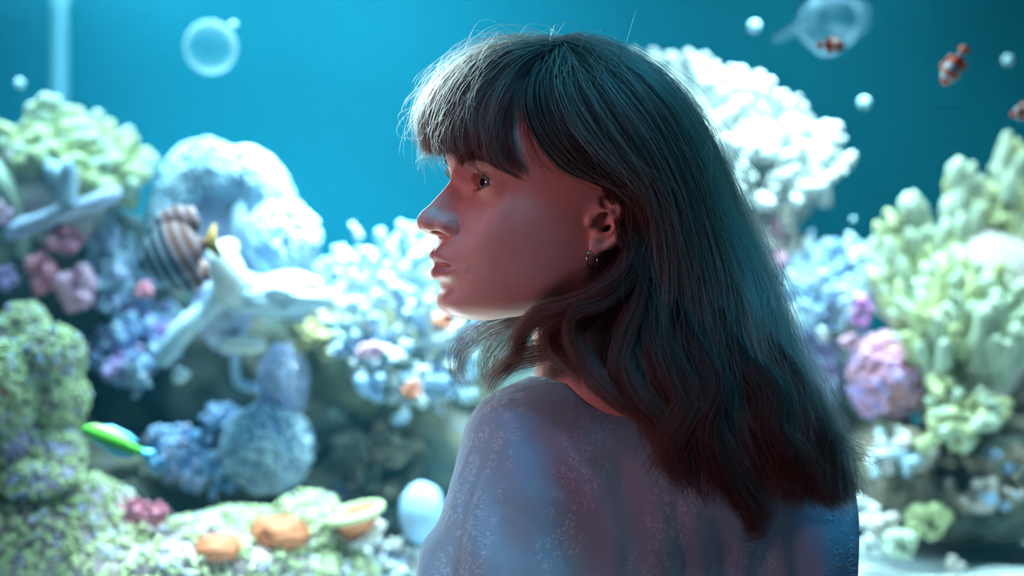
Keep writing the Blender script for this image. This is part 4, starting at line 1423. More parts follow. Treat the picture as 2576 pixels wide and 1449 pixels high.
def bush(root, poly, centre, Y, n, mats, length, fat=1.0, depth=0.10, seed=0, up=0.4, jit=0.45, front=0.35, ratio=0.22, name='branch', bulge=True):
    """Coral fingers whose tips fill the outline poly (frame pixels) and fan out from a centre pixel."""
    r = np.random.default_rng(seed)
    xs = [q[0] for q in poly]
    ys = [q[1] for q in poly]
    k = 0
    c = P(*centre, Y)
    while k < n:
        x, y = r.uniform(min(xs), max(xs)), r.uniform(min(ys), max(ys))
        if not in_poly(x, y, poly):
            continue
        dx = min(1.0, math.hypot((x - centre[0]) / (max(xs) - min(xs)) * 2, (y - centre[1]) / (max(ys) - min(ys)) * 1.4))
        yd = Y - depth * math.sqrt(max(0.0, 1 - dx * dx)) * r.uniform(0.3, 1.0) if bulge else Y - depth * r.uniform(0, 1)
        tip = P(x, y, yd)
        d = tip - c
        d = d / (np.linalg.norm(d) + 1e-9)
        d = d + np.array([0, -front * r.uniform(0.2, 1.2), up]) + r.normal(0, jit, 3) * 0.6
        d /= np.linalg.norm(d)
        L = px_m(length, Y) * r.uniform(0.7, 1.3)
        m = mats[int(r.integers(0, len(mats)))]
        data = fingers_of(m, ratio=ratio)
        put(root, data[int(r.integers(0, 5))], tip - d * L, d, L, name, fat * r.uniform(0.85, 1.2), r.uniform(0, 6.28))
        k += 1


# ---- rocks that carry the reef
ROCKS = [
    (170, 760, 2.16, 250, 260, 0.14, M_ROCK, 'dark encrusted rock under the yellow green finger coral', 1),
    (500, 980, 2.22, 330, 260, 0.16, M_ROCK, 'dark blue rock behind the powder blue ball coral', 2),
    (960, 1130, 2.24, 330, 250, 0.16, M_ROCK, 'dark olive rock below the pale staghorn coral', 3),
    (560, 1290, 2.06, 420, 130, 0.14, M_ROCK, 'low dark rock behind the pink mushroom coral', 4),
    (150, 1240, 2.02, 240, 200, 0.12, M_ROCK, 'dark rock behind the green carpet anemones', 5),
    (1350, 1100, 2.26, 300, 330, 0.16, M_ROCK, 'dark rock hidden mostly by the woman\'s shoulder', 6),
    (1900, 900, 2.26, 240, 330, 0.14, M_ROCK, 'dark rock under the big white coral', 7),
    (2090, 1120, 2.16, 140, 220, 0.10, M_ROCK, 'dark blue rock beside the woman\'s hair ends', 8),
    (2440, 1235, 2.04, 230, 125, 0.12, M_ROCK, 'rugged dark rock standing on the sand under the cream coral', 9),
    (2250, 1160, 2.00, 115, 120, 0.09, M_ROCK2, 'brown rock with pale tips below the pink polyp mound', 10),
    (2500, 1010, 2.16, 170, 210, 0.12, M_ROCK2, 'tan rock behind the trunk of the cream finger coral', 11),
]
for px, py, Y, rx, ry, rz, m, lab, sd in ROCKS:
    pblob('reef_rock', px, py, Y, rx, ry, rz, m, sub=5, amp=0.42, freq=2.6, seed=sd * 13, label=lab, cat='rock', octv=5, group='reef rocks')

# ---- yellow green finger leather coral
Y = 1.98
c0 = colony('leather_coral', P(150, 560, Y), 'yellow green finger leather coral with knobbly lobes on a mushroom stalk')
pblob('stalk', 165, 500, Y + 0.02, 105, 130, 0.07, M_TAN, c0, amp=0.12, seed=3)
pblob('cap', 185, 425, Y + 0.06, 180, 80, 0.09, M_TAN, c0, amp=0.12, seed=4)
bush(c0, [(-40, 300), (10, 290), (60, 250), (110, 225), (170, 235), (230, 265), (290, 290), (345, 320), (390, 360), (385, 430), (350, 475), (260, 450), (190, 440), (110, 420), (40, 400), (-40, 400)],
     (180, 470), Y + 0.02, 150, [M_CREAM, M_CREAM, M_PALEGREEN], 92, 1.0, 0.13, 21, 0.25, 0.35, 0.6, 0.27, 'lobe')
# ---- powder blue finger pair and encrusted arm beside it
c0 = colony('finger_coral', P(165, 500, 1.88), 'two stubby pale blue coral fingers forming a V')
for tx, ty in ((138, 405), (196, 412)):
    b, t = P(165, 505, 1.88), P(tx, ty, 1.87)
    put(c0, fingers_of(M_ICE)[tx % 5], b, t - b, np.linalg.norm(t - b) * 1.1, 'branch', 1.0)
v, f = tube(catmull([P(20, 590, 1.92), P(90, 560, 1.90), P(170, 530, 1.89), P(250, 505, 1.89), P(305, 478, 1.90)], 14), np.array([16, 24, 26, 22, 20, 21, 22, 20, 18, 20, 22, 22, 18, 6]) / FPX * 1.9, 10)
o = link('coral_arm', mesh_data('coral_arm', v - P(20, 590, 1.92), f, M_LILAC), None, P(20, 590, 1.92))
tag(o, 'slanting lilac encrusted coral arm under the yellow green coral', 'coral')
v, f = tube(catmull([P(-20, 430, 1.96), P(20, 480, 1.95), P(55, 560, 1.96), P(60, 640, 2.0)], 12), np.linspace(30, 16, 12) / FPX * 1.95, 10)
o = link('coral_arm', mesh_data('coral_arm', v - P(60, 640, 2.0), f, M_PALEGREEN), None, P(60, 640, 2.0))
tag(o, 'pale green coral arm at the picture edge under the yellow green coral', 'coral')


def lobes(name, px, py, Y, w, h, n, mat, label, seed, r0=0.42, group=None):
    """A frilled cluster: rounded lobes around a middle."""
    r = np.random.default_rng(seed)
    c = P(px, py, Y)
    root = colony(name, c, label, 'coral', group)
    v, f = blob_mesh((0, 0, 0), (1, 1, 1), 2, 0.18, 2.2, seed)
    me = mesh_data('lobe', v, f, mat)
    for k in range(n):
        a = 2 * math.pi * k / n + r.normal(0, 0.2)
        rr = r.uniform(0.45, 0.75)
        o = bpy.data.objects.new('lobe', me)
        C.objects.link(o)
        o.parent = root
        s = r0 * r.uniform(0.75, 1.2)
        o.location = (px_m(w / 2, Y) * rr * math.cos(a), r.uniform(-0.012, 0.004), px_m(h / 2, Y) * rr * math.sin(a))
        o.scale = (px_m(w / 2, Y) * s * 1.1, px_m((w + h) / 4, Y) * s, px_m(h / 2, Y) * s * 1.1)
        o.rotation_euler = (r.uniform(-0.5, 0.5), r.uniform(-0.5, 0.5), r.uniform(0, 3))
    return root


lobes('sponge', 168, 600, 1.90, 90, 80, 7, M_PINK, 'bright pink sponge topmost on the left rock', 1)
lobes('sponge', 108, 690, 1.90, 85, 100, 8, M_PINK, 'deep pink cup sponge between the pink ones, picture edge side', 2)
lobes('sponge', 195, 725, 1.89, 105, 120, 9, M_ROSE, 'large rose pink sponge hanging lowest on the left rock', 3)
lobes('sponge', 364, 732, 1.87, 52, 46, 5, M_PINK, 'tiny pink sponge knob below the striped fish', 4)
lobes('sponge', 20, 700, 1.92, 60, 70, 5, M_PURPLE, 'small purple sponge at the picture edge', 5)
lobes('sponge', 8, 540, 1.92, 60, 60, 5, M_ROSE, 'small rose sponge at the picture edge above the purple one', 6)

# ---- blue encrusting corals on the left rock
c0 = colony('encrusting_coral', P(270, 720, 2.02), 'pale blue knobbly coral beside the striped fish')
bush(c0, [(205, 560), (270, 520), (330, 560), (350, 640), (345, 720), (320, 790), (240, 780), (210, 690)], (260, 720), 2.02, 80, [M_ICE, M_ICE, M_LILAC], 46, 1.1, 0.08, 31, 0.3, 0.6, 0.6, 0.26)
c0 = colony('encrusting_coral', P(340, 900, 2.04), 'powder blue lumpy coral below the rose sponge')
bush(c0, [(190, 800), (260, 740), (400, 730), (490, 770), (470, 850), (400, 910), (330, 960), (230, 950), (190, 900)], (340, 930), 2.04, 150, [M_BLUE, M_ICE, M_BLUE, M_PURPLE], 42, 1.15, 0.10, 32, 0.3, 0.7, 0.8, 0.28)

# ---- large fuzzy powder blue leather coral with arched rim
Y = 2.02
c0 = colony('mushroom_leather_coral', P(560, 700, Y), 'large fuzzy pale blue mushroom leather coral with an arched rim behind the striped fish')
arch = catmull([P(385, 700, Y), P(405, 610, Y), P(430, 510, Y), P(470, 440, Y), P(520, 412, Y), P(570, 440, Y + 0.0), P(620, 432, Y), P(665, 470, Y), P(690, 530, Y), P(700, 610, Y), P(720, 690, Y)], 34)
av, af = tube(arch, np.interp(np.linspace(0, 1, 34), [0, 0.15, 0.35, 0.5, 0.62, 0.8, 1], [26, 36, 52, 50, 50, 48, 30]) / FPX * Y, 16)
link('rim', mesh_data('rim', av - np.array(c0.location), af, M_LILAC), c0)
tri_af = np.array([[q[0], q[1], q[2]] for q in af] + [[q[0], q[2], q[3]] for q in af if len(q) == 4], dtype=np.int32)
pblob('underside', 560, 560, Y + 0.05, 120, 110, 0.05, M_LILAC, c0, amp=0.1, seed=8)
pblob('stalk', 590, 680, Y + 0.04, 70, 90, 0.05, M_BLUE, c0, amp=0.12, seed=9)
pblob('fold', 470, 570, Y + 0.005, 22, 70, 0.02, M_TAN, c0, amp=0.2, seed=10)
pblob('fold', 610, 560, Y - 0.01, 30, 75, 0.02, M_ICE, c0, amp=0.2, seed=12)
fuzz(c0, [(av, tri_af)], 1500, px_m(9, Y), M_ICE, 61, stalk=0.5)
c1 = colony('mushroom_leather_coral', P(715, 680, 1.98), 'smaller fuzzy blue leather coral lobe beside the pale staghorn coral')
lv, lf = blob_mesh(P(712, 610, 1.98), (px_m(78, 1.98), 0.05, px_m(95, 1.98)), 4, 0.15, 2.0, 14)
link('cap', mesh_data('cap', lv - np.array(c1.location), lf, M_BLUE), c1)
fuzz(c1, [(lv, lf)], 420, px_m(10, 1.98), M_ICE, 62, stalk=0.5)

# ---- smooth white leather coral with hanging arms
Y = 1.86
c0 = colony('white_leather_coral', P(560, 760, Y), 'smooth glowing white leather coral with drooping arms below the striped fish')


def arm(parent, pts, rad, mat, name='arm', sides=12):
    pth = catmull([P(*q) for q in pts], 18)
    rr = np.interp(np.linspace(0, 1, 18), np.linspace(0, 1, len(rad)), rad) / FPX * pts[0][2]
    e = np.array([0.4, 0.75, 0.95])
    d0 = pth[-1] - pth[-2]
    d0 /= np.linalg.norm(d0)
    pth = np.vstack([pth, [pth[-1] + d0 * rr[-1] * q for q in e]])
    rr = np.concatenate([rr, rr[-1] * np.sqrt(1 - e ** 2)])
    v, f = tube(pth, rr, sides)
    return link(name, mesh_data(name, v - np.array(parent.location), f, mat), parent)


pblob('plate', 670, 745, Y + 0.03, 150, 48, 0.05, M_ICE, c0, amp=0.4, seed=16)
pblob('plate', 560, 790, Y + 0.04, 70, 90, 0.04, M_LILAC, c0, amp=0.3, seed=17)
arm(c0, [(585, 760, Y), (575, 700, Y - 0.01), (560, 650, Y - 0.01), (575, 625, Y)], [40, 46, 42, 26], M_WHITE)
arm(c0, [(570, 720, Y), (520, 780, Y), (470, 820, Y - 0.01), (425, 880, Y - 0.01), (412, 905, Y)], [32, 26, 30, 27, 20], M_ICE)
arm(c0, [(590, 720, Y), (660, 730, Y + 0.01), (730, 710, Y + 0.02), (790, 720, Y + 0.02)], [44, 36, 30, 24], M_ICE)
arm(c0, [(560, 760, Y + 0.02), (600, 820, Y + 0.02), (590, 900, Y + 0.02), (600, 960, Y + 0.02), (640, 975, Y + 0.02)], [24, 16, 12, 12, 14], M_BLUE)
arm(c0, [(560, 865, Y), (610, 868, Y), (650, 868, Y)], [18, 24, 20], M_WHITE)
arm(c0, [(460, 930, Y), (452, 945, Y)], [24, 20], M_ICE)

# ---- pale staghorn coral between the white coral and the woman's face
Y = 2.04
c0 = colony('staghorn_coral', P(960, 950, Y), 'large pale blue white staghorn coral in front of the woman\'s face')
pblob('base', 960, 860, Y + 0.08, 200, 190, 0.08, coral_mat('coral_olive', (0.10, 0.13, 0.08), (0.30, 0.28, 0.16)), c0, amp=0.3, seed=21, sub=4)
bush(c0, [(720, 690), (790, 640), (850, 600), (880, 545), (930, 590), (985, 560), (1030, 520), (1080, 560), (1140, 600), (1230, 640), (1230, 800), (1210, 960), (1150, 1050), (1060, 1040), (980, 1060), (900, 1020), (890, 930), (800, 900), (740, 860), (715, 780)],
     (1000, 900), Y, 290, [M_ICE, M_WHITE, M_ICE, M_WHITE, M_BLUE], 62, 0.85, 0.16, 41, 0.25, 0.55, 0.7, 0.22)
lobes('sponge', 935, 880, 1.88, 70, 46, 5, M_ROSE, 'rose sponge patch low on the pale staghorn coral', 42)
lobes('sponge', 1040, 980, 1.88, 60, 50, 5, M_ORANGE, 'orange sponge patch near the woman\'s shoulder', 43)
lobes('sponge', 1115, 810, 1.87, 60, 50, 5, M_ORANGE, 'orange sponge patch just below the woman\'s chin', 44)
c1 = colony('encrusting_coral', P(770, 850, 1.98), 'golden brown coral knobs under the edge of the pale staghorn coral')
bush(c1, [(730, 800), (800, 760), (870, 800), (860, 870), (780, 890), (735, 870)], (800, 860), 1.98, 34, [coral_mat('coral_gold', (0.30, 0.26, 0.10), (0.60, 0.52, 0.26))], 40, 1.2, 0.05, 45, 0.2, 0.6, 0.8, 0.28)

# ---- powder blue fuzzy ball coral and rubble corals low in the middle
c0 = colony('ball_coral', P(670, 1220, 1.95), 'round fuzzy powder blue ball coral in the dark hollow')
s1 = blob_mesh(P(672, 1130, 1.95), (px_m(105, 1.95), 0.06, px_m(98, 1.95)), 4, 0.12, 2.5, 51)
s2 = blob_mesh(P(712, 965, 1.98), (px_m(55, 1.98), 0.04, px_m(95, 1.98)), 4, 0.15, 2.5, 52)
link('body', mesh_data('body', s1[0] - np.array(c0.location), s1[1], M_BLUE), c0)
link('column', mesh_data('column', s2[0] - np.array(c0.location), s2[1], M_BLUE), c0)
fuzz(c0, [s1], 620, px_m(9, 1.95), M_ICE, 63, stalk=0.5)
fuzz(c0, [s2], 500, px_m(6.5, 1.95), M_LILAC, 64)
c0 = colony('encrusting_coral', P(450, 1180, 1.95), 'electric blue knobbly coral behind the green fish tail')
bush(c0, [(345, 1100), (400, 1050), (460, 1060), (520, 1090), (590, 1180), (600, 1230), (500, 1230), (410, 1180), (360, 1150)], (470, 1210), 1.95, 95, [coral_mat('coral_electric_blue', (0.10, 0.36, 0.70), (0.36, 0.66, 0.90)), M_BLUE, M_LILAC], 44, 1.1, 0.06, 53, 0.3, 0.7, 0.7, 0.26)
c0 = colony('encrusting_coral', P(540, 1060, 2.0), 'small dim blue coral tuft between the blue corals and the ball coral')
bush(c0, [(490, 1030), (560, 1000), (620, 1030), (610, 1080), (520, 1080)], (555, 1080), 2.0, 28, [M_BLUE], 36, 1.1, 0.03, 54, 0.3, 0.6, 0.6, 0.26)
c0 = colony('encrusting_coral', P(360, 960, 2.0), 'pale bead like coral drip on the dark rock')
bush(c0, [(310, 900), (380, 910), (385, 960), (340, 1010), (310, 960)], (345, 960), 1.98, 22, [M_ICE], 30, 1.2, 0.03, 55, -0.2, 0.6, 0.6, 0.28)

# ---- green fuzzy carpet anemones, near left
Y = 1.80


def carpet(name, loc, lumps, label, n, seed, size=6.0, body=M_MAUVE, tips=M_GREEN, Yd=1.8):
    root = colony(name, P(*loc, Yd), label, 'anemone', 'fuzzy green anemones')
    surf = []
    for k, (px, py, dY, rx, ry, rz) in enumerate(lumps):
        s = blob_mesh(P(px, py, Yd + dY), (px_m(rx, Yd), rz, px_m(ry, Yd)), 4, 0.16, 2.2, seed + k)
        surf.append(s)
        link('fold', mesh_data('fold', s[0] - np.array(root.location), s[1], body), root)
    fuzz(root, surf, int(n * 0.58), px_m(size * 1.2, Yd), tips, seed + 90, stalk=0.6)
    fuzz(root, surf, int(n * 0.06), px_m(size * 1.25, Yd), M_LILAC, seed + 95, 'pale_polyps', stalk=0.6)
    return root


carpet('carpet_anemone', (110, 1080), [(125, 905, 0.0, 78, 82, 0.05), (152, 1000, 0.0, 56, 88, 0.045), (72, 965, -0.01, 68, 105, 0.05)], 'fuzzy green fan shaped anemone fold above the green fish', 2200, 71)
carpet('carpet_anemone', (40, 860), [(62, 820, 0.05, 52, 50, 0.04), (20, 860, 0.04, 60, 60, 0.04)], 'small fuzzy green anemone topmost at the picture edge', 700, 72)
carpet('carpet_anemone', (30, 1120), [(20, 1000, -0.03, 80, 130, 0.05)], 'fuzzy anemone with an orange heart at the picture edge', 1500, 73)
carpet('carpet_anemone', (90, 1220), [(52, 1120, -0.02, 78, 98, 0.05), (140, 1150, -0.01, 58, 84, 0.05), (100, 1195, -0.03, 92, 52, 0.05)], 'mottled purple and green anemone mound left of the green fish', 2200, 74, body=M_PURPLE)
lobes('sponge', 18, 955, 1.735, 60, 80, 5, M_ORANGE, 'orange sponge heart in the fuzzy anemone at the picture edge', 75)
carpet('carpet_anemone', (110, 1460), [(120, 1350, -0.06, 230, 150, 0.08), (230, 1290, -0.04, 80, 80, 0.05)], 'broad fuzzy green anemone filling the bottom corner', 4200, 76, Yd=1.86)
carpet('carpet_anemone', (520, 1470), [(480, 1425, -0.10, 300, 100, 0.08), (600, 1350, -0.06, 150, 62, 0.06)], 'long low fuzzy green anemone ridge along the bottom', 4200, 77, Yd=1.86)
carpet('carpet_anemone', (770, 1440), [(770, 1340, -0.05, 105, 90, 0.06), (830, 1440, -0.08, 110, 60, 0.05)], 'fuzzy green anemone peak beside the orange bowl coral', 2200, 78, Yd=1.86)
pb = pblob('sponge', 552, 1376, 1.71, 64, 36, 0.03, M_ORANGE, sub=4, amp=0.2, seed=79, label='smooth orange sponge on the long anemone ridge', cat='sponge')
pb = pblob('sponge', 700, 1345, 1.74, 74, 48, 0.03, M_ORANGE, sub=4, amp=0.25, seed=80, label='smooth orange sponge beside the anemone peak', cat='sponge')

# ---- pink mushroom coral, white bead, bowl coral, white ball
Y = 1.735


def rosette(px, py, r_px, Y, n, mat, label, seed):
    r = np.random.default_rng(seed)
    root = colony('mushroom_coral', P(px, py, Y), label, 'coral')
    v, f = blob_mesh((0, 0, 0.5), (0.34, 0.16, 0.55), 2, 0.10, 2.0, seed)
    me = mesh_data('petal', v, f, mat)
    R = px_m(r_px, Y)
    for k in range(n):
        a = 2 * math.pi * k / n + r.normal(0, 0.1)
        put(root, me, P(px, py, Y), (math.cos(a), -0.35, math.sin(a)), R * r.uniform(0.85, 1.1), 'petal', 1.0, r.uniform(-0.3, 0.3))
    blob('centre', P(px, py, Y - 0.01), (R * 0.3,) * 3, mat, root, sub=2, amp=0.1)
    return root


rosette(345, 1285, 44, Y, 9, M_PINK, 'pink mushroom coral rosette, the one under the white bead', 81)
rosette(392, 1290, 40, Y - 0.01, 9, M_PINK, 'pink mushroom coral rosette nearer the bowl coral', 82)
blob('snail_shell', P(320, 1245, 1.80), (px_m(19, 1.8),) * 3, M_WHITE, sub=3, amp=0.06, label='small round white shell above the pink mushroom corals', cat='shell')
prof = [(0.05, -0.30), (0.30, -0.26), (0.62, 0.02), (0.92, 0.34), (1.0, 0.42), (0.93, 0.44), (0.6, 0.24), (0.25, 0.10), (0.0, 0.08)]
ns = 28
R = px_m(72, 1.78)
bvv = [(R * r_ * math.cos(2 * math.pi * k / ns) * (1 + 0.06 * math.sin(5 * 2 * math.pi * k / ns)), R * r_ * math.sin(2 * math.pi * k / ns), R * z_ * 1.35) for r_, z_ in prof for k in range(ns)]
bff = [(i * ns + k, i * ns + (k + 1) % ns, (i + 1) * ns + (k + 1) % ns, (i + 1) * ns + k) for i in range(len(prof) - 1) for k in range(ns)]
bc = tag(empty('bowl_coral', P(900, 1330, 1.78)), 'orange bowl coral with a green rim at the bottom', 'coral')
link('bowl', mesh_data('bowl', bvv, bff, M_ORANGE), bc)
rim = [(R * 1.0 * math.cos(a), R * math.sin(a), R * 0.57) for a in np.linspace(0, 2 * math.pi, 41)]
rv, rf = tube(rim, R * 0.14, 8)
link('rim', mesh_data('rim', rv, rf, M_GREEN), bc)
bc.rotation_euler = (0.10, -0.25, 0)
pblob('ledge', 905, 1352, 1.80, 60, 24, 0.05, M_TAN, bc, amp=0.2, seed=84).location = (0, 0.02, -0.012)
blob('sphere_sponge', P(1062, 1290, 1.86), (px_m(58, 1.86), px_m(58, 1.86), px_m(78, 1.86)), M_BLUE, sub=4, amp=0.05, label='pale round sponge half hidden by the woman\'s sleeve', cat='sponge')
c0 = colony('coral_rubble', P(950, 1440, 1.84), 'pale coral rubble between the bowl coral and the sleeve')
bush(c0, [(850, 1390), (940, 1350), (1040, 1350), (1100, 1449), (840, 1470)], (960, 1480), 1.86, 70, [M_ICE, M_TAN, M_LILAC, M_WHITE], 34, 1.3, 0.06, 85, 0.2, 0.8, 0.5, 0.3, 'fragment')

# ---- right half: the big white coral
Y = 2.12
c0 = colony('finger_coral', P(1900, 720, Y), 'big overexposed white finger coral beside the woman\'s hair')
pblob('base', 1850, 420, Y + 0.10, 210, 200, 0.08, M_WHITE, c0, amp=0.25, seed=91)
arm(c0, [(1990, 740, Y + 0.04), (1950, 620, Y + 0.03), (1890, 500, Y + 0.03), (1830, 420, Y + 0.03)], [60, 62, 80, 100], M_TAN, 'stalk')
bush(c0, [(1520, 130), (1610, 92), (1650, 85), (1700, 115), (1760, 100), (1800, 145), (1830, 130), (1890, 165), (1930, 150), (1960, 215), (2030, 235), (2050, 275), (2110, 300), (2165, 370), (2140, 400), (2120, 455), (2050, 500), (1970, 500), (1920, 540), (1800, 480), (1640, 460), (1520, 380)],
     (1850, 480), Y, 260, [M_WHITE], 78, 0.95, 0.16, 92, 0.25, 0.45, 0.6, 0.26)
c1 = colony('finger_coral', P(1950, 640, 2.02), 'short pinkish coral knobs on the stalk of the big white coral')
bush(c1, [(1830, 470), (1960, 500), (2000, 560), (2010, 650), (1960, 700), (1880, 640)], (1930, 620), 2.06, 46, [M_TAN, M_ROSE, M_TAN], 44, 1.2, 0.05, 93, 0.1, 0.6, 0.7, 0.28)
# ---- cyan branching coral
c0 = colony('staghorn_coral', P(2080, 840, 2.06), 'cyan white branching coral between the hair and the cream coral')
bush(c0, [(1935, 640), (1985, 590), (2050, 570), (2090, 595), (2130, 575), (2190, 610), (2205, 690), (2190, 770), (2110, 820), (2020, 830), (1950, 780)], (2070, 800), 2.06, 150, [M_ICE, M_WHITE, M_ICE, M_BLUE], 64, 0.75, 0.12, 94, 0.35, 0.4, 0.5, 0.20)
# ---- cream finger coral at the right edge
Y = 2.00
c0 = colony('finger_coral', P(2420, 1060, Y), 'tall cream green finger coral on a beige trunk at the right edge')
arm(c0, [(2390, 1120, Y + 0.05), (2410, 1000, Y + 0.05), (2440, 880, Y + 0.05), (2470, 700, Y + 0.06)], [70, 100, 150, 170], M_TAN, 'trunk', 16)
bush(c0, [(2170, 650), (2180, 580), (2215, 520), (2240, 500), (2290, 450), (2330, 425), (2370, 440), (2400, 400), (2430, 370), (2460, 400), (2500, 350), (2550, 310), (2680, 290), (2680, 700), (2600, 860), (2400, 870), (2300, 860), (2230, 820), (2190, 740)],
     (2430, 1000), Y, 300, [M_PALEGREEN, M_PALEGREEN, M_CREAM], 150, 0.52, 0.16, 95, 0.45, 0.20, 0.30, 0.20)
c1 = colony('finger_coral', P(2420, 1080, 1.88), 'low curling cream coral spray under the beige trunk')
bush(c1, [(2315, 1020), (2360, 970), (2420, 980), (2500, 990), (2560, 1000), (2545, 1070), (2470, 1100), (2420, 1150), (2350, 1120)], (2420, 1060), 1.90, 60, [M_PALEGREEN, M_CREAM], 78, 0.75, 0.05, 96, 0.0, 0.8, 0.3, 0.22)
# ---- pink and purple polyp mounds
c0 = colony('polyp_mound', P(2225, 1060, 1.98), 'salmon pink polyp mound below the cream coral')
s1 = blob_mesh(P(2230, 950, 1.99), (px_m(82, 1.99), 0.05, px_m(100, 1.99)), 4, 0.12, 2.0, 97)
link('body', mesh_data('body', s1[0] - np.array(c0.location), s1[1], coral_mat('coral_salmon', (0.55, 0.24, 0.22), (0.72, 0.36, 0.32))), c0)
fuzz(c0, [s1], 300, px_m(11, 1.99), M_ROSE, 98, 'polyps', stalk=0.3)
fuzz(c0, [s1], 90, px_m(11, 1.99), M_PURPLE, 99, 'pale_polyps', stalk=0.4)
c0 = colony('polyp_mound', P(2030, 1040, 2.06), 'lilac polyp mound peeking out behind the hair')
s1 = blob_mesh(P(2030, 940, 2.06), (px_m(70, 2.06), 0.05, px_m(110, 2.06)), 4, 0.2, 2.0, 100)
link('body', mesh_data('body', s1[0] - np.array(c0.location), s1[1], M_PURPLE), c0)
fuzz(c0, [s1], 300, px_m(11, 2.06), M_LILAC, 101, stalk=0.3)
lobes('sponge', 2165, 785, 1.95, 50, 80, 6, coral_mat('coral_magenta', (0.50, 0.12, 0.40), (0.72, 0.28, 0.62)), 'small magenta sponge beside the cyan branching coral', 102)
lobes('sponge', 2140, 860, 1.96, 60, 50, 6, M_ROSE, 'small rose sponge just under the magenta one', 103)
c0 = colony('encrusting_coral', P(2260, 1110, 1.92), 'pale barnacle like coral tips on the brown rock')
bush(c0, [(2170, 1130), (2230, 1060), (2300, 1080), (2350, 1130), (2330, 1180), (2200, 1190)], (2260, 1170), 1.92, 30, [M_TAN, M_ICE, M_WHITE], 40, 1.2, 0.04, 104, 0.3, 0.6, 0.6, 0.28)
# ---- rubble on the sand
for k, (px, py, s, lab) in enumerate([(2168, 1282, 46, 'white rubble lump touching the woman\'s sleeve edge'), (2218, 1322, 42, 'tan rubble lump between the white ones on the sand'), (2265, 1366, 46, 'cream rubble lump nearest the camera on the sand'), (2332, 1312, 56, 'knobbly cream rubble lump on the sand under the dark rock'), (2192, 1372, 36, 'small white rubble lump low beside the sleeve'), (2400, 1418, 24, 'tiny tan pebble on the open sand')]):
    lobes('coral_rubble', px, py, 1.90 - 0.02 * (k % 3), s * 2, s * 1.7, 9 if k < 5 else 4, [M_WHITE, M_TAN, M_PALEGREEN, M_CREAM, M_WHITE, M_TAN][k], lab, 200 + k, 0.40, 'rubble on the sand')
c1 = colony('encrusting_coral', P(2440, 1180, 1.90), 'dull brown coral stubs scattered over the rugged dark rock')
bush(c1, [(2370, 1150), (2470, 1120), (2590, 1130), (2590, 1260), (2480, 1290), (2390, 1260)], (2470, 1240), 1.93, 44, [M_ROCK2, M_TAN, M_ROCK2, M_BLUE], 40, 1.3, 0.06, 210, 0.2, 0.8, 0.6, 0.3, 'stub')
c1 = colony('encrusting_coral', P(900, 1160, 2.0), 'dim olive coral stubs in the shade below the pale staghorn coral')
bush(c1, [(800, 1080), (950, 1060), (1080, 1110), (1060, 1230), (900, 1240), (800, 1180)], (930, 1200), 2.06, 60, [M_ROCK2, M_ROCK, coral_mat('coral_dim_olive', (0.08, 0.12, 0.10), (0.20, 0.22, 0.14))], 46, 1.3, 0.06, 211, 0.2, 0.8, 0.6, 0.3, 'stub')
c1 = colony('encrusting_coral', P(2070, 1130, 2.0), 'dim blue coral stubs on the dark rock beside the hair ends')
bush(c1, [(2010, 1050), (2120, 1040), (2160, 1120), (2140, 1230), (2080, 1240)], (2090, 1180), 2.06, 34, [M_ROCK, M_ROCK2, M_BLUE], 42, 1.2, 0.05, 212, 0.2, 0.8, 0.6, 0.3, 'stub')

# ------------------------------------------------------------------ fish, bubbles, pipe
def stripe_mat(name, stops, axis_=0, lo=-0.5, hi=0.5, rough=0.45, slant=0.0):
    m = new_mat(name, rough=rough)
    nt = m.node_tree
    tc = nt.nodes.new('ShaderNodeTexCoord')
    sx = nt.nodes.new('ShaderNodeSeparateXYZ')
    nt.links.new(tc.outputs['Object'], sx.inputs[0])
    src = sx.outputs[axis_]
    if slant:
        ml = nt.nodes.new('ShaderNodeMath')
        ml.operation = 'MULTIPLY_ADD'
        ml.inputs[1].default_value = slant
        nt.links.new(sx.outputs[2 if axis_ == 0 else 0], ml.inputs[0])
        nt.links.new(src, ml.inputs[2])
        src = ml.outputs[0]
    mr = nt.nodes.new('ShaderNodeMapRange')
    mr.inputs['From Min'].default_value = lo
    mr.inputs['From Max'].default_value = hi
    nt.links.new(src, mr.inputs['Value'])
    rp = nt.nodes.new('ShaderNodeValToRGB')
    e = rp.color_ramp.elements
    while len(e) < len(stops):
        e.new(0.5)
    for q, (p, c) in zip(e, stops):
        q.position = p
        q.color = (*c, 1)
    nt.links.new(mr.outputs[0], rp.inputs['Fac'])
    nt.links.new(rp.outputs['Color'], nt.nodes['Principled BSDF'].inputs['Base Color'])
    return m


def fish_body(prof, thick, n=18):
    """Body along X (nose at +X): prof rows (x, top z, bottom z)."""
    pr = catmull(prof, 26)
    V, F = [], []
    for i, (x, zt, zb) in enumerate(pr):
        h = max((zt - zb) / 2, 1e-4)
        c = (zt + zb) / 2
        wd = h * thick * (0.7 + 0.3 * math.sin(math.pi * i / 25))
        for k in range(n):
            a = 2 * math.pi * k / n
            V.append((x, wd * math.cos(a) * (abs(math.cos(a)) ** 0.1), c + h * math.sin(a)))
    m = len(pr)
    for i in range(m - 1):
        for k in range(n):
            F.append((i * n + k, i * n + (k + 1) % n, (i + 1) * n + (k + 1) % n, (i + 1) * n + k))
    F.append(tuple(range(n))[::-1])
    F.append(tuple((m - 1) * n + k for k in range(n)))
    return V, F


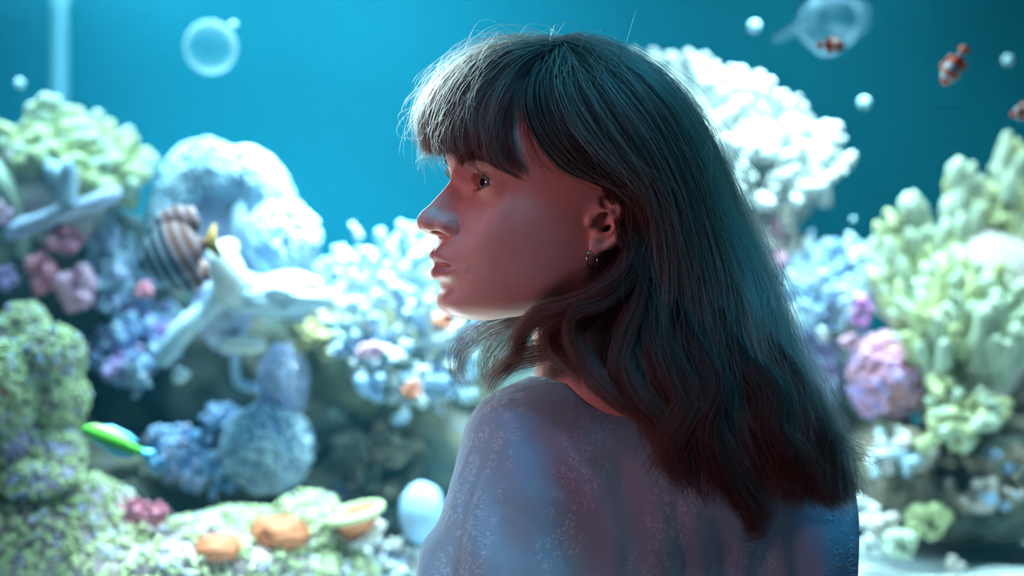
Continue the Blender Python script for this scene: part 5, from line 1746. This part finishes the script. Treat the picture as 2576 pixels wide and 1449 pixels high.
def fin(outline, thick=0.012):
    """A thin fin with body, from an XZ outline."""
    n = len(outline)
    V = [(x, -thick, z) for x, z in outline] + [(x, thick, z) for x, z in outline]
    cx, cz = np.mean([q[0] for q in outline]), np.mean([q[1] for q in outline])
    V += [(cx, -thick * 1.5, cz), (cx, thick * 1.5, cz)]
    F = []
    for i in range(n):
        j = (i + 1) % n
        F += [(i, j, 2 * n), (n + j, n + i, 2 * n + 1), (i, n + i, n + j, j)]
    return V, F


BLK = (0.01, 0.01, 0.012)


def fish(name, label, group, loc, length, heading, pitch, parts, roll=0.0):
    root = tag(empty(name, loc), label, 'fish', group)
    root.scale = (length,) * 3
    root.rotation_euler = (roll, -pitch, heading)
    for pn, (v, f), m in parts:
        link(pn, mesh_data(pn, v, f, m), root)
    return root


OR, WH = (0.80, 0.085, 0.01), (0.70, 0.78, 0.84)
CLOWN = stripe_mat('clownfish_bands', [(0.0, OR), (0.05, BLK), (0.07, WH), (0.15, WH), (0.17, BLK), (0.19, OR), (0.38, OR), (0.40, BLK), (0.42, WH), (0.58, WH), (0.60, BLK), (0.62, OR), (0.70, OR), (0.72, BLK), (0.735, WH), (0.83, WH), (0.845, BLK), (0.86, OR)])
for m_ in (CLOWN,):
    for n_ in m_.node_tree.nodes:
        if n_.type == 'VALTORGB':
            n_.color_ramp.interpolation = 'CONSTANT'
ORANGE_FIN = new_mat('orange_fin', (0.80, 0.14, 0.02), 0.5)
EYE_M = new_mat('fish_eye', (0.01, 0.01, 0.01), 0.1)
cb = fish_body([(-0.42, 0.07, -0.07), (-0.30, 0.10, -0.10), (-0.1, 0.20, -0.21), (0.12, 0.24, -0.25), (0.30, 0.19, -0.20), (0.42, 0.11, -0.12), (0.50, 0.01, -0.02)], 0.62)
ctail = fin([(-0.38, 0.06), (-0.50, 0.14), (-0.60, 0.12), (-0.63, 0.0), (-0.60, -0.12), (-0.50, -0.14), (-0.38, -0.06)])
cdors = fin([(0.22, 0.20), (0.12, 0.32), (0.0, 0.33), (-0.08, 0.27), (-0.16, 0.30), (-0.28, 0.24), (-0.30, 0.10), (0.0, 0.20)])
canal = fin([(-0.02, -0.20), (-0.12, -0.32), (-0.24, -0.26), (-0.28, -0.10), (-0.1, -0.18)])
cpec = ([(0.16, -0.15, -0.04), (0.02, -0.26, 0.05), (-0.04, -0.28, -0.04), (0.0, -0.24, -0.13), (0.16, -0.17, -0.09), (0.05, -0.20, -0.03)], [(0, 1, 5), (1, 2, 5), (2, 3, 5), (3, 4, 5), (4, 0, 5), (0, 4, 3, 2, 1)])


def eye_part(x, y, z, r):
    v, f = ico(2)
    v = v * r
    return merge([(v + np.array([x, -y, z]), f.tolist()), (v + np.array([x, y, z]), f.tolist())])


clown_parts = [('body', cb, CLOWN), ('tail_fin', ctail, CLOWN), ('dorsal_fin', cdors, ORANGE_FIN), ('anal_fin', canal, ORANGE_FIN), ('pectoral_fin', cpec, ORANGE_FIN), ('eye', eye_part(0.38, 0.10, 0.04, 0.026), EYE_M)]
for (px, py, Yf, lp, hd, pt, lab) in [(2095, 115, 1.62, 68, math.radians(12), math.radians(2), 'orange clownfish with white bands swimming level near the top'),
                                      (2398, 170, 1.62, 84, math.radians(150), math.radians(-58), 'orange clownfish diving steeply in the dark water'),
                                      (2582, 280, 1.62, 74, math.radians(160), math.radians(-10), 'orange clownfish cut off by the right picture edge')]:
    fish('clownfish', lab, 'clownfish', P(px, py, Yf), px_m(lp, Yf) / math.cos(hd if abs(hd) < 1.5 else math.pi - hd), hd, pt, clown_parts)
# striped sailfin fish
tst = []
for k in range(7):
    p0 = 0.02 + k * 0.14
    tst += [(p0, (0.03, 0.07, 0.12) if k < 4 else (0.36, 0.13, 0.08)), (p0 + 0.05, (0.03, 0.07, 0.12) if k < 4 else (0.40, 0.16, 0.10)), (p0 + 0.075, (0.62, 0.66, 0.72) if k < 3 else (0.70, 0.46, 0.50)), (p0 + 0.115, (0.62, 0.66, 0.72) if k < 3 else (0.70, 0.46, 0.50))]
TANG = stripe_mat('sailfin_stripes', tst, 0, 0.5, -0.5, slant=-0.25)
tb = fish_body([(-0.42, 0.06, -0.06), (-0.34, 0.10, -0.10), (-0.2, 0.30, -0.28), (0.0, 0.38, -0.38), (0.2, 0.34, -0.34), (0.36, 0.20, -0.22), (0.50, 0.02, -0.06)], 0.32)
tdors = fin([(0.30, 0.24), (0.22, 0.42), (0.05, 0.52), (-0.15, 0.54), (-0.36, 0.46), (-0.40, 0.26), (-0.30, 0.12), (0.0, 0.30)])
tanal = fin([(0.18, -0.30), (0.05, -0.46), (-0.15, -0.50), (-0.34, -0.42), (-0.38, -0.22), (-0.28, -0.12), (0.0, -0.32)])
ttail = fin([(-0.40, 0.05), (-0.52, 0.18), (-0.58, 0.20), (-0.54, 0.0), (-0.58, -0.20), (-0.52, -0.18), (-0.40, -0.05)])
YEL = new_mat('yellow_fin', (0.75, 0.42, 0.10), 0.5)
fish('striped_fish', 'dark and pale striped sailfin fish in front of the fuzzy blue coral', None, P(442, 636, 1.68), px_m(215, 1.68), math.radians(180 - 16), math.radians(-14),
     [('body', tb, TANG), ('dorsal_fin', tdors, TANG), ('anal_fin', tanal, TANG), ('tail_fin', ttail, YEL), ('eye', eye_part(0.36, 0.06, 0.05, 0.022), EYE_M)])
# slender green wrasse
WR = stripe_mat('wrasse_green', [(0.0, (0.08, 0.45, 0.62)), (0.22, (0.10, 0.50, 0.45)), (0.32, (0.14, 0.66, 0.07)), (0.70, (0.10, 0.55, 0.05)), (0.80, (0.20, 0.34, 0.08)), (0.92, (0.22, 0.26, 0.12))], 2, -0.16, 0.16)
wb = fish_body([(-0.46, 0.055, -0.055), (-0.36, 0.075, -0.075), (-0.1, 0.135, -0.14), (0.15, 0.155, -0.15), (0.34, 0.12, -0.11), (0.45, 0.06, -0.06), (0.50, 0.0, -0.02)], 0.55)
wtail = fin([(-0.44, 0.05), (-0.58, 0.10), (-0.64, 0.09), (-0.62, 0.0), (-0.64, -0.09), (-0.58, -0.10), (-0.44, -0.05)])
wd1 = fin([(0.28, 0.12), (0.1, 0.20), (-0.2, 0.18), (-0.38, 0.12), (-0.36, 0.06), (0.0, 0.12)])
wa1 = fin([(0.10, -0.13), (-0.05, -0.20), (-0.25, -0.17), (-0.38, -0.10), (-0.34, -0.06), (-0.1, -0.12)])
BLF = new_mat('blue_fin', (0.12, 0.55, 0.85), 0.5)
fish('green_wrasse', 'slender bright green fish with blue fins swimming past the anemones', None, P(285, 1108, 1.62), px_m(176, 1.62), math.radians(180 - 8), math.radians(21),
     [('body', wb, WR), ('tail_fin', wtail, BLF), ('dorsal_fin', wd1, BLF), ('anal_fin', wa1, BLF), ('eye', eye_part(0.40, 0.045, 0.03, 0.016), EYE_M)])

# bubbles: thin clear skins, rim light put in as pale colour by facing
bm_ = bpy.data.materials.new('bubble_skin')
bm_.use_nodes = True
nt = bm_.node_tree
nt.nodes.remove(nt.nodes['Principled BSDF'])
t1 = nt.nodes.new('ShaderNodeBsdfTransparent')
d1 = nt.nodes.new('ShaderNodeBsdfDiffuse')
d1.inputs['Color'].default_value = (0.62, 0.85, 0.92, 1)
lw = nt.nodes.new('ShaderNodeLayerWeight')
lw.inputs['Blend'].default_value = 0.25
mr = nt.nodes.new('ShaderNodeMapRange')
mr.inputs['From Min'].default_value = 0.1
mr.inputs['From Max'].default_value = 0.9
mr.inputs['To Min'].default_value = 0.04
mr.inputs['To Max'].default_value = 0.45
nt.links.new(lw.outputs['Facing'], mr.inputs['Value'])
ms = nt.nodes.new('ShaderNodeMixShader')
nt.links.new(mr.outputs[0], ms.inputs[0])
nt.links.new(t1.outputs[0], ms.inputs[1])
nt.links.new(d1.outputs[0], ms.inputs[2])
nt.links.new(ms.outputs[0], nt.nodes['Material Output'].inputs['Surface'])
BUB = bm_
bv_, bf_ = ico(4)
for px, py, rp, Yb, lab in [(530, 118, 66, 1.95, 'large clear bubble ring in the open blue water'), (1898, 66, 15, 2.0, 'small pale bubble above the big white coral'), (2174, 258, 15, 2.0, 'small pale bubble beside the big white coral in dark water'), (2535, 152, 13, 2.0, 'small pale bubble between the clownfish in dark water'), (588, 62, 9, 1.95, 'tiny bubble over the large clear bubble ring'), (50, 210, 12, 2.0, 'tiny pale bubble above the yellow green coral'), (2146, 552, 7, 2.0, 'tiny bubble above the cyan branching coral')]:
    s = px_m(rp, Yb)
    o = link('bubble', mesh_data('bubble', bv_ * s * (1, 1, 1.02), bf_, BUB if rp > 20 else new_mat('pale_bubble', (0.45, 0.70, 0.78), 0.4)), None, P(px, py, Yb))
    tag(o, lab, 'bubble', 'bubbles')
# a see-through jelly with curled arms near the top edge
jr = tag(empty('jellyfish', P(2085, 60, 2.05)), 'faint see-through jelly with curled arms at the top edge', 'jellyfish')


def jelly_arm(pts, rad, nm):
    pth = catmull([P(*q) for q in pts], 30)
    v, f = tube(pth, rad / FPX * 2.05, 8)
    link(nm, mesh_data(nm, v - np.array(jr.location), f, JEL), jr)


JEL = bm_.copy()
JEL.name = 'jelly_skin'
for n_ in JEL.node_tree.nodes:
    if n_.type == 'MAP_RANGE':
        n_.inputs['To Min'].default_value = 0.03
        n_.inputs['To Max'].default_value = 0.15
    if n_.type == 'BSDF_DIFFUSE':
        n_.inputs['Color'].default_value = (0.40, 0.55, 0.70, 1)
v, f = blob_mesh((0, 0, 0), (px_m(80, 2.05), 0.03, px_m(75, 2.05)), 4, 0.2, 2.0, 300)
link('bell', mesh_data('bell', v, f, JEL), jr)
jelly_arm([(2150, 0, 2.05), (2178, 30, 2.04), (2168, 70, 2.04), (2130, 85, 2.05), (2090, 70, 2.05)], 10, 'arm')
jelly_arm([(2048, -10, 2.05), (2050, 20, 2.04), (2040, 55, 2.04), (2010, 70, 2.05), (1990, 80, 2.05)], 11, 'arm')
jelly_arm([(1990, 78, 2.05), (1970, 92, 2.05), (1945, 100, 2.05)], 8, 'arm')
# clear pipe down the back corner
pv, pf = tube([P(150, -160, 2.45), P(150, 120, 2.45), P(150, 700, 2.45)], px_m(22, 2.45), 20)
tag(link('water_pipe', mesh_data('water_pipe', pv - P(150, 700, 2.45), pf, new_mat('pale_blue_plastic', (0.32, 0.78, 0.92), 0.35)), None, P(150, 700, 2.45)), 'straight pale blue water pipe behind the yellow green coral', 'pipe')
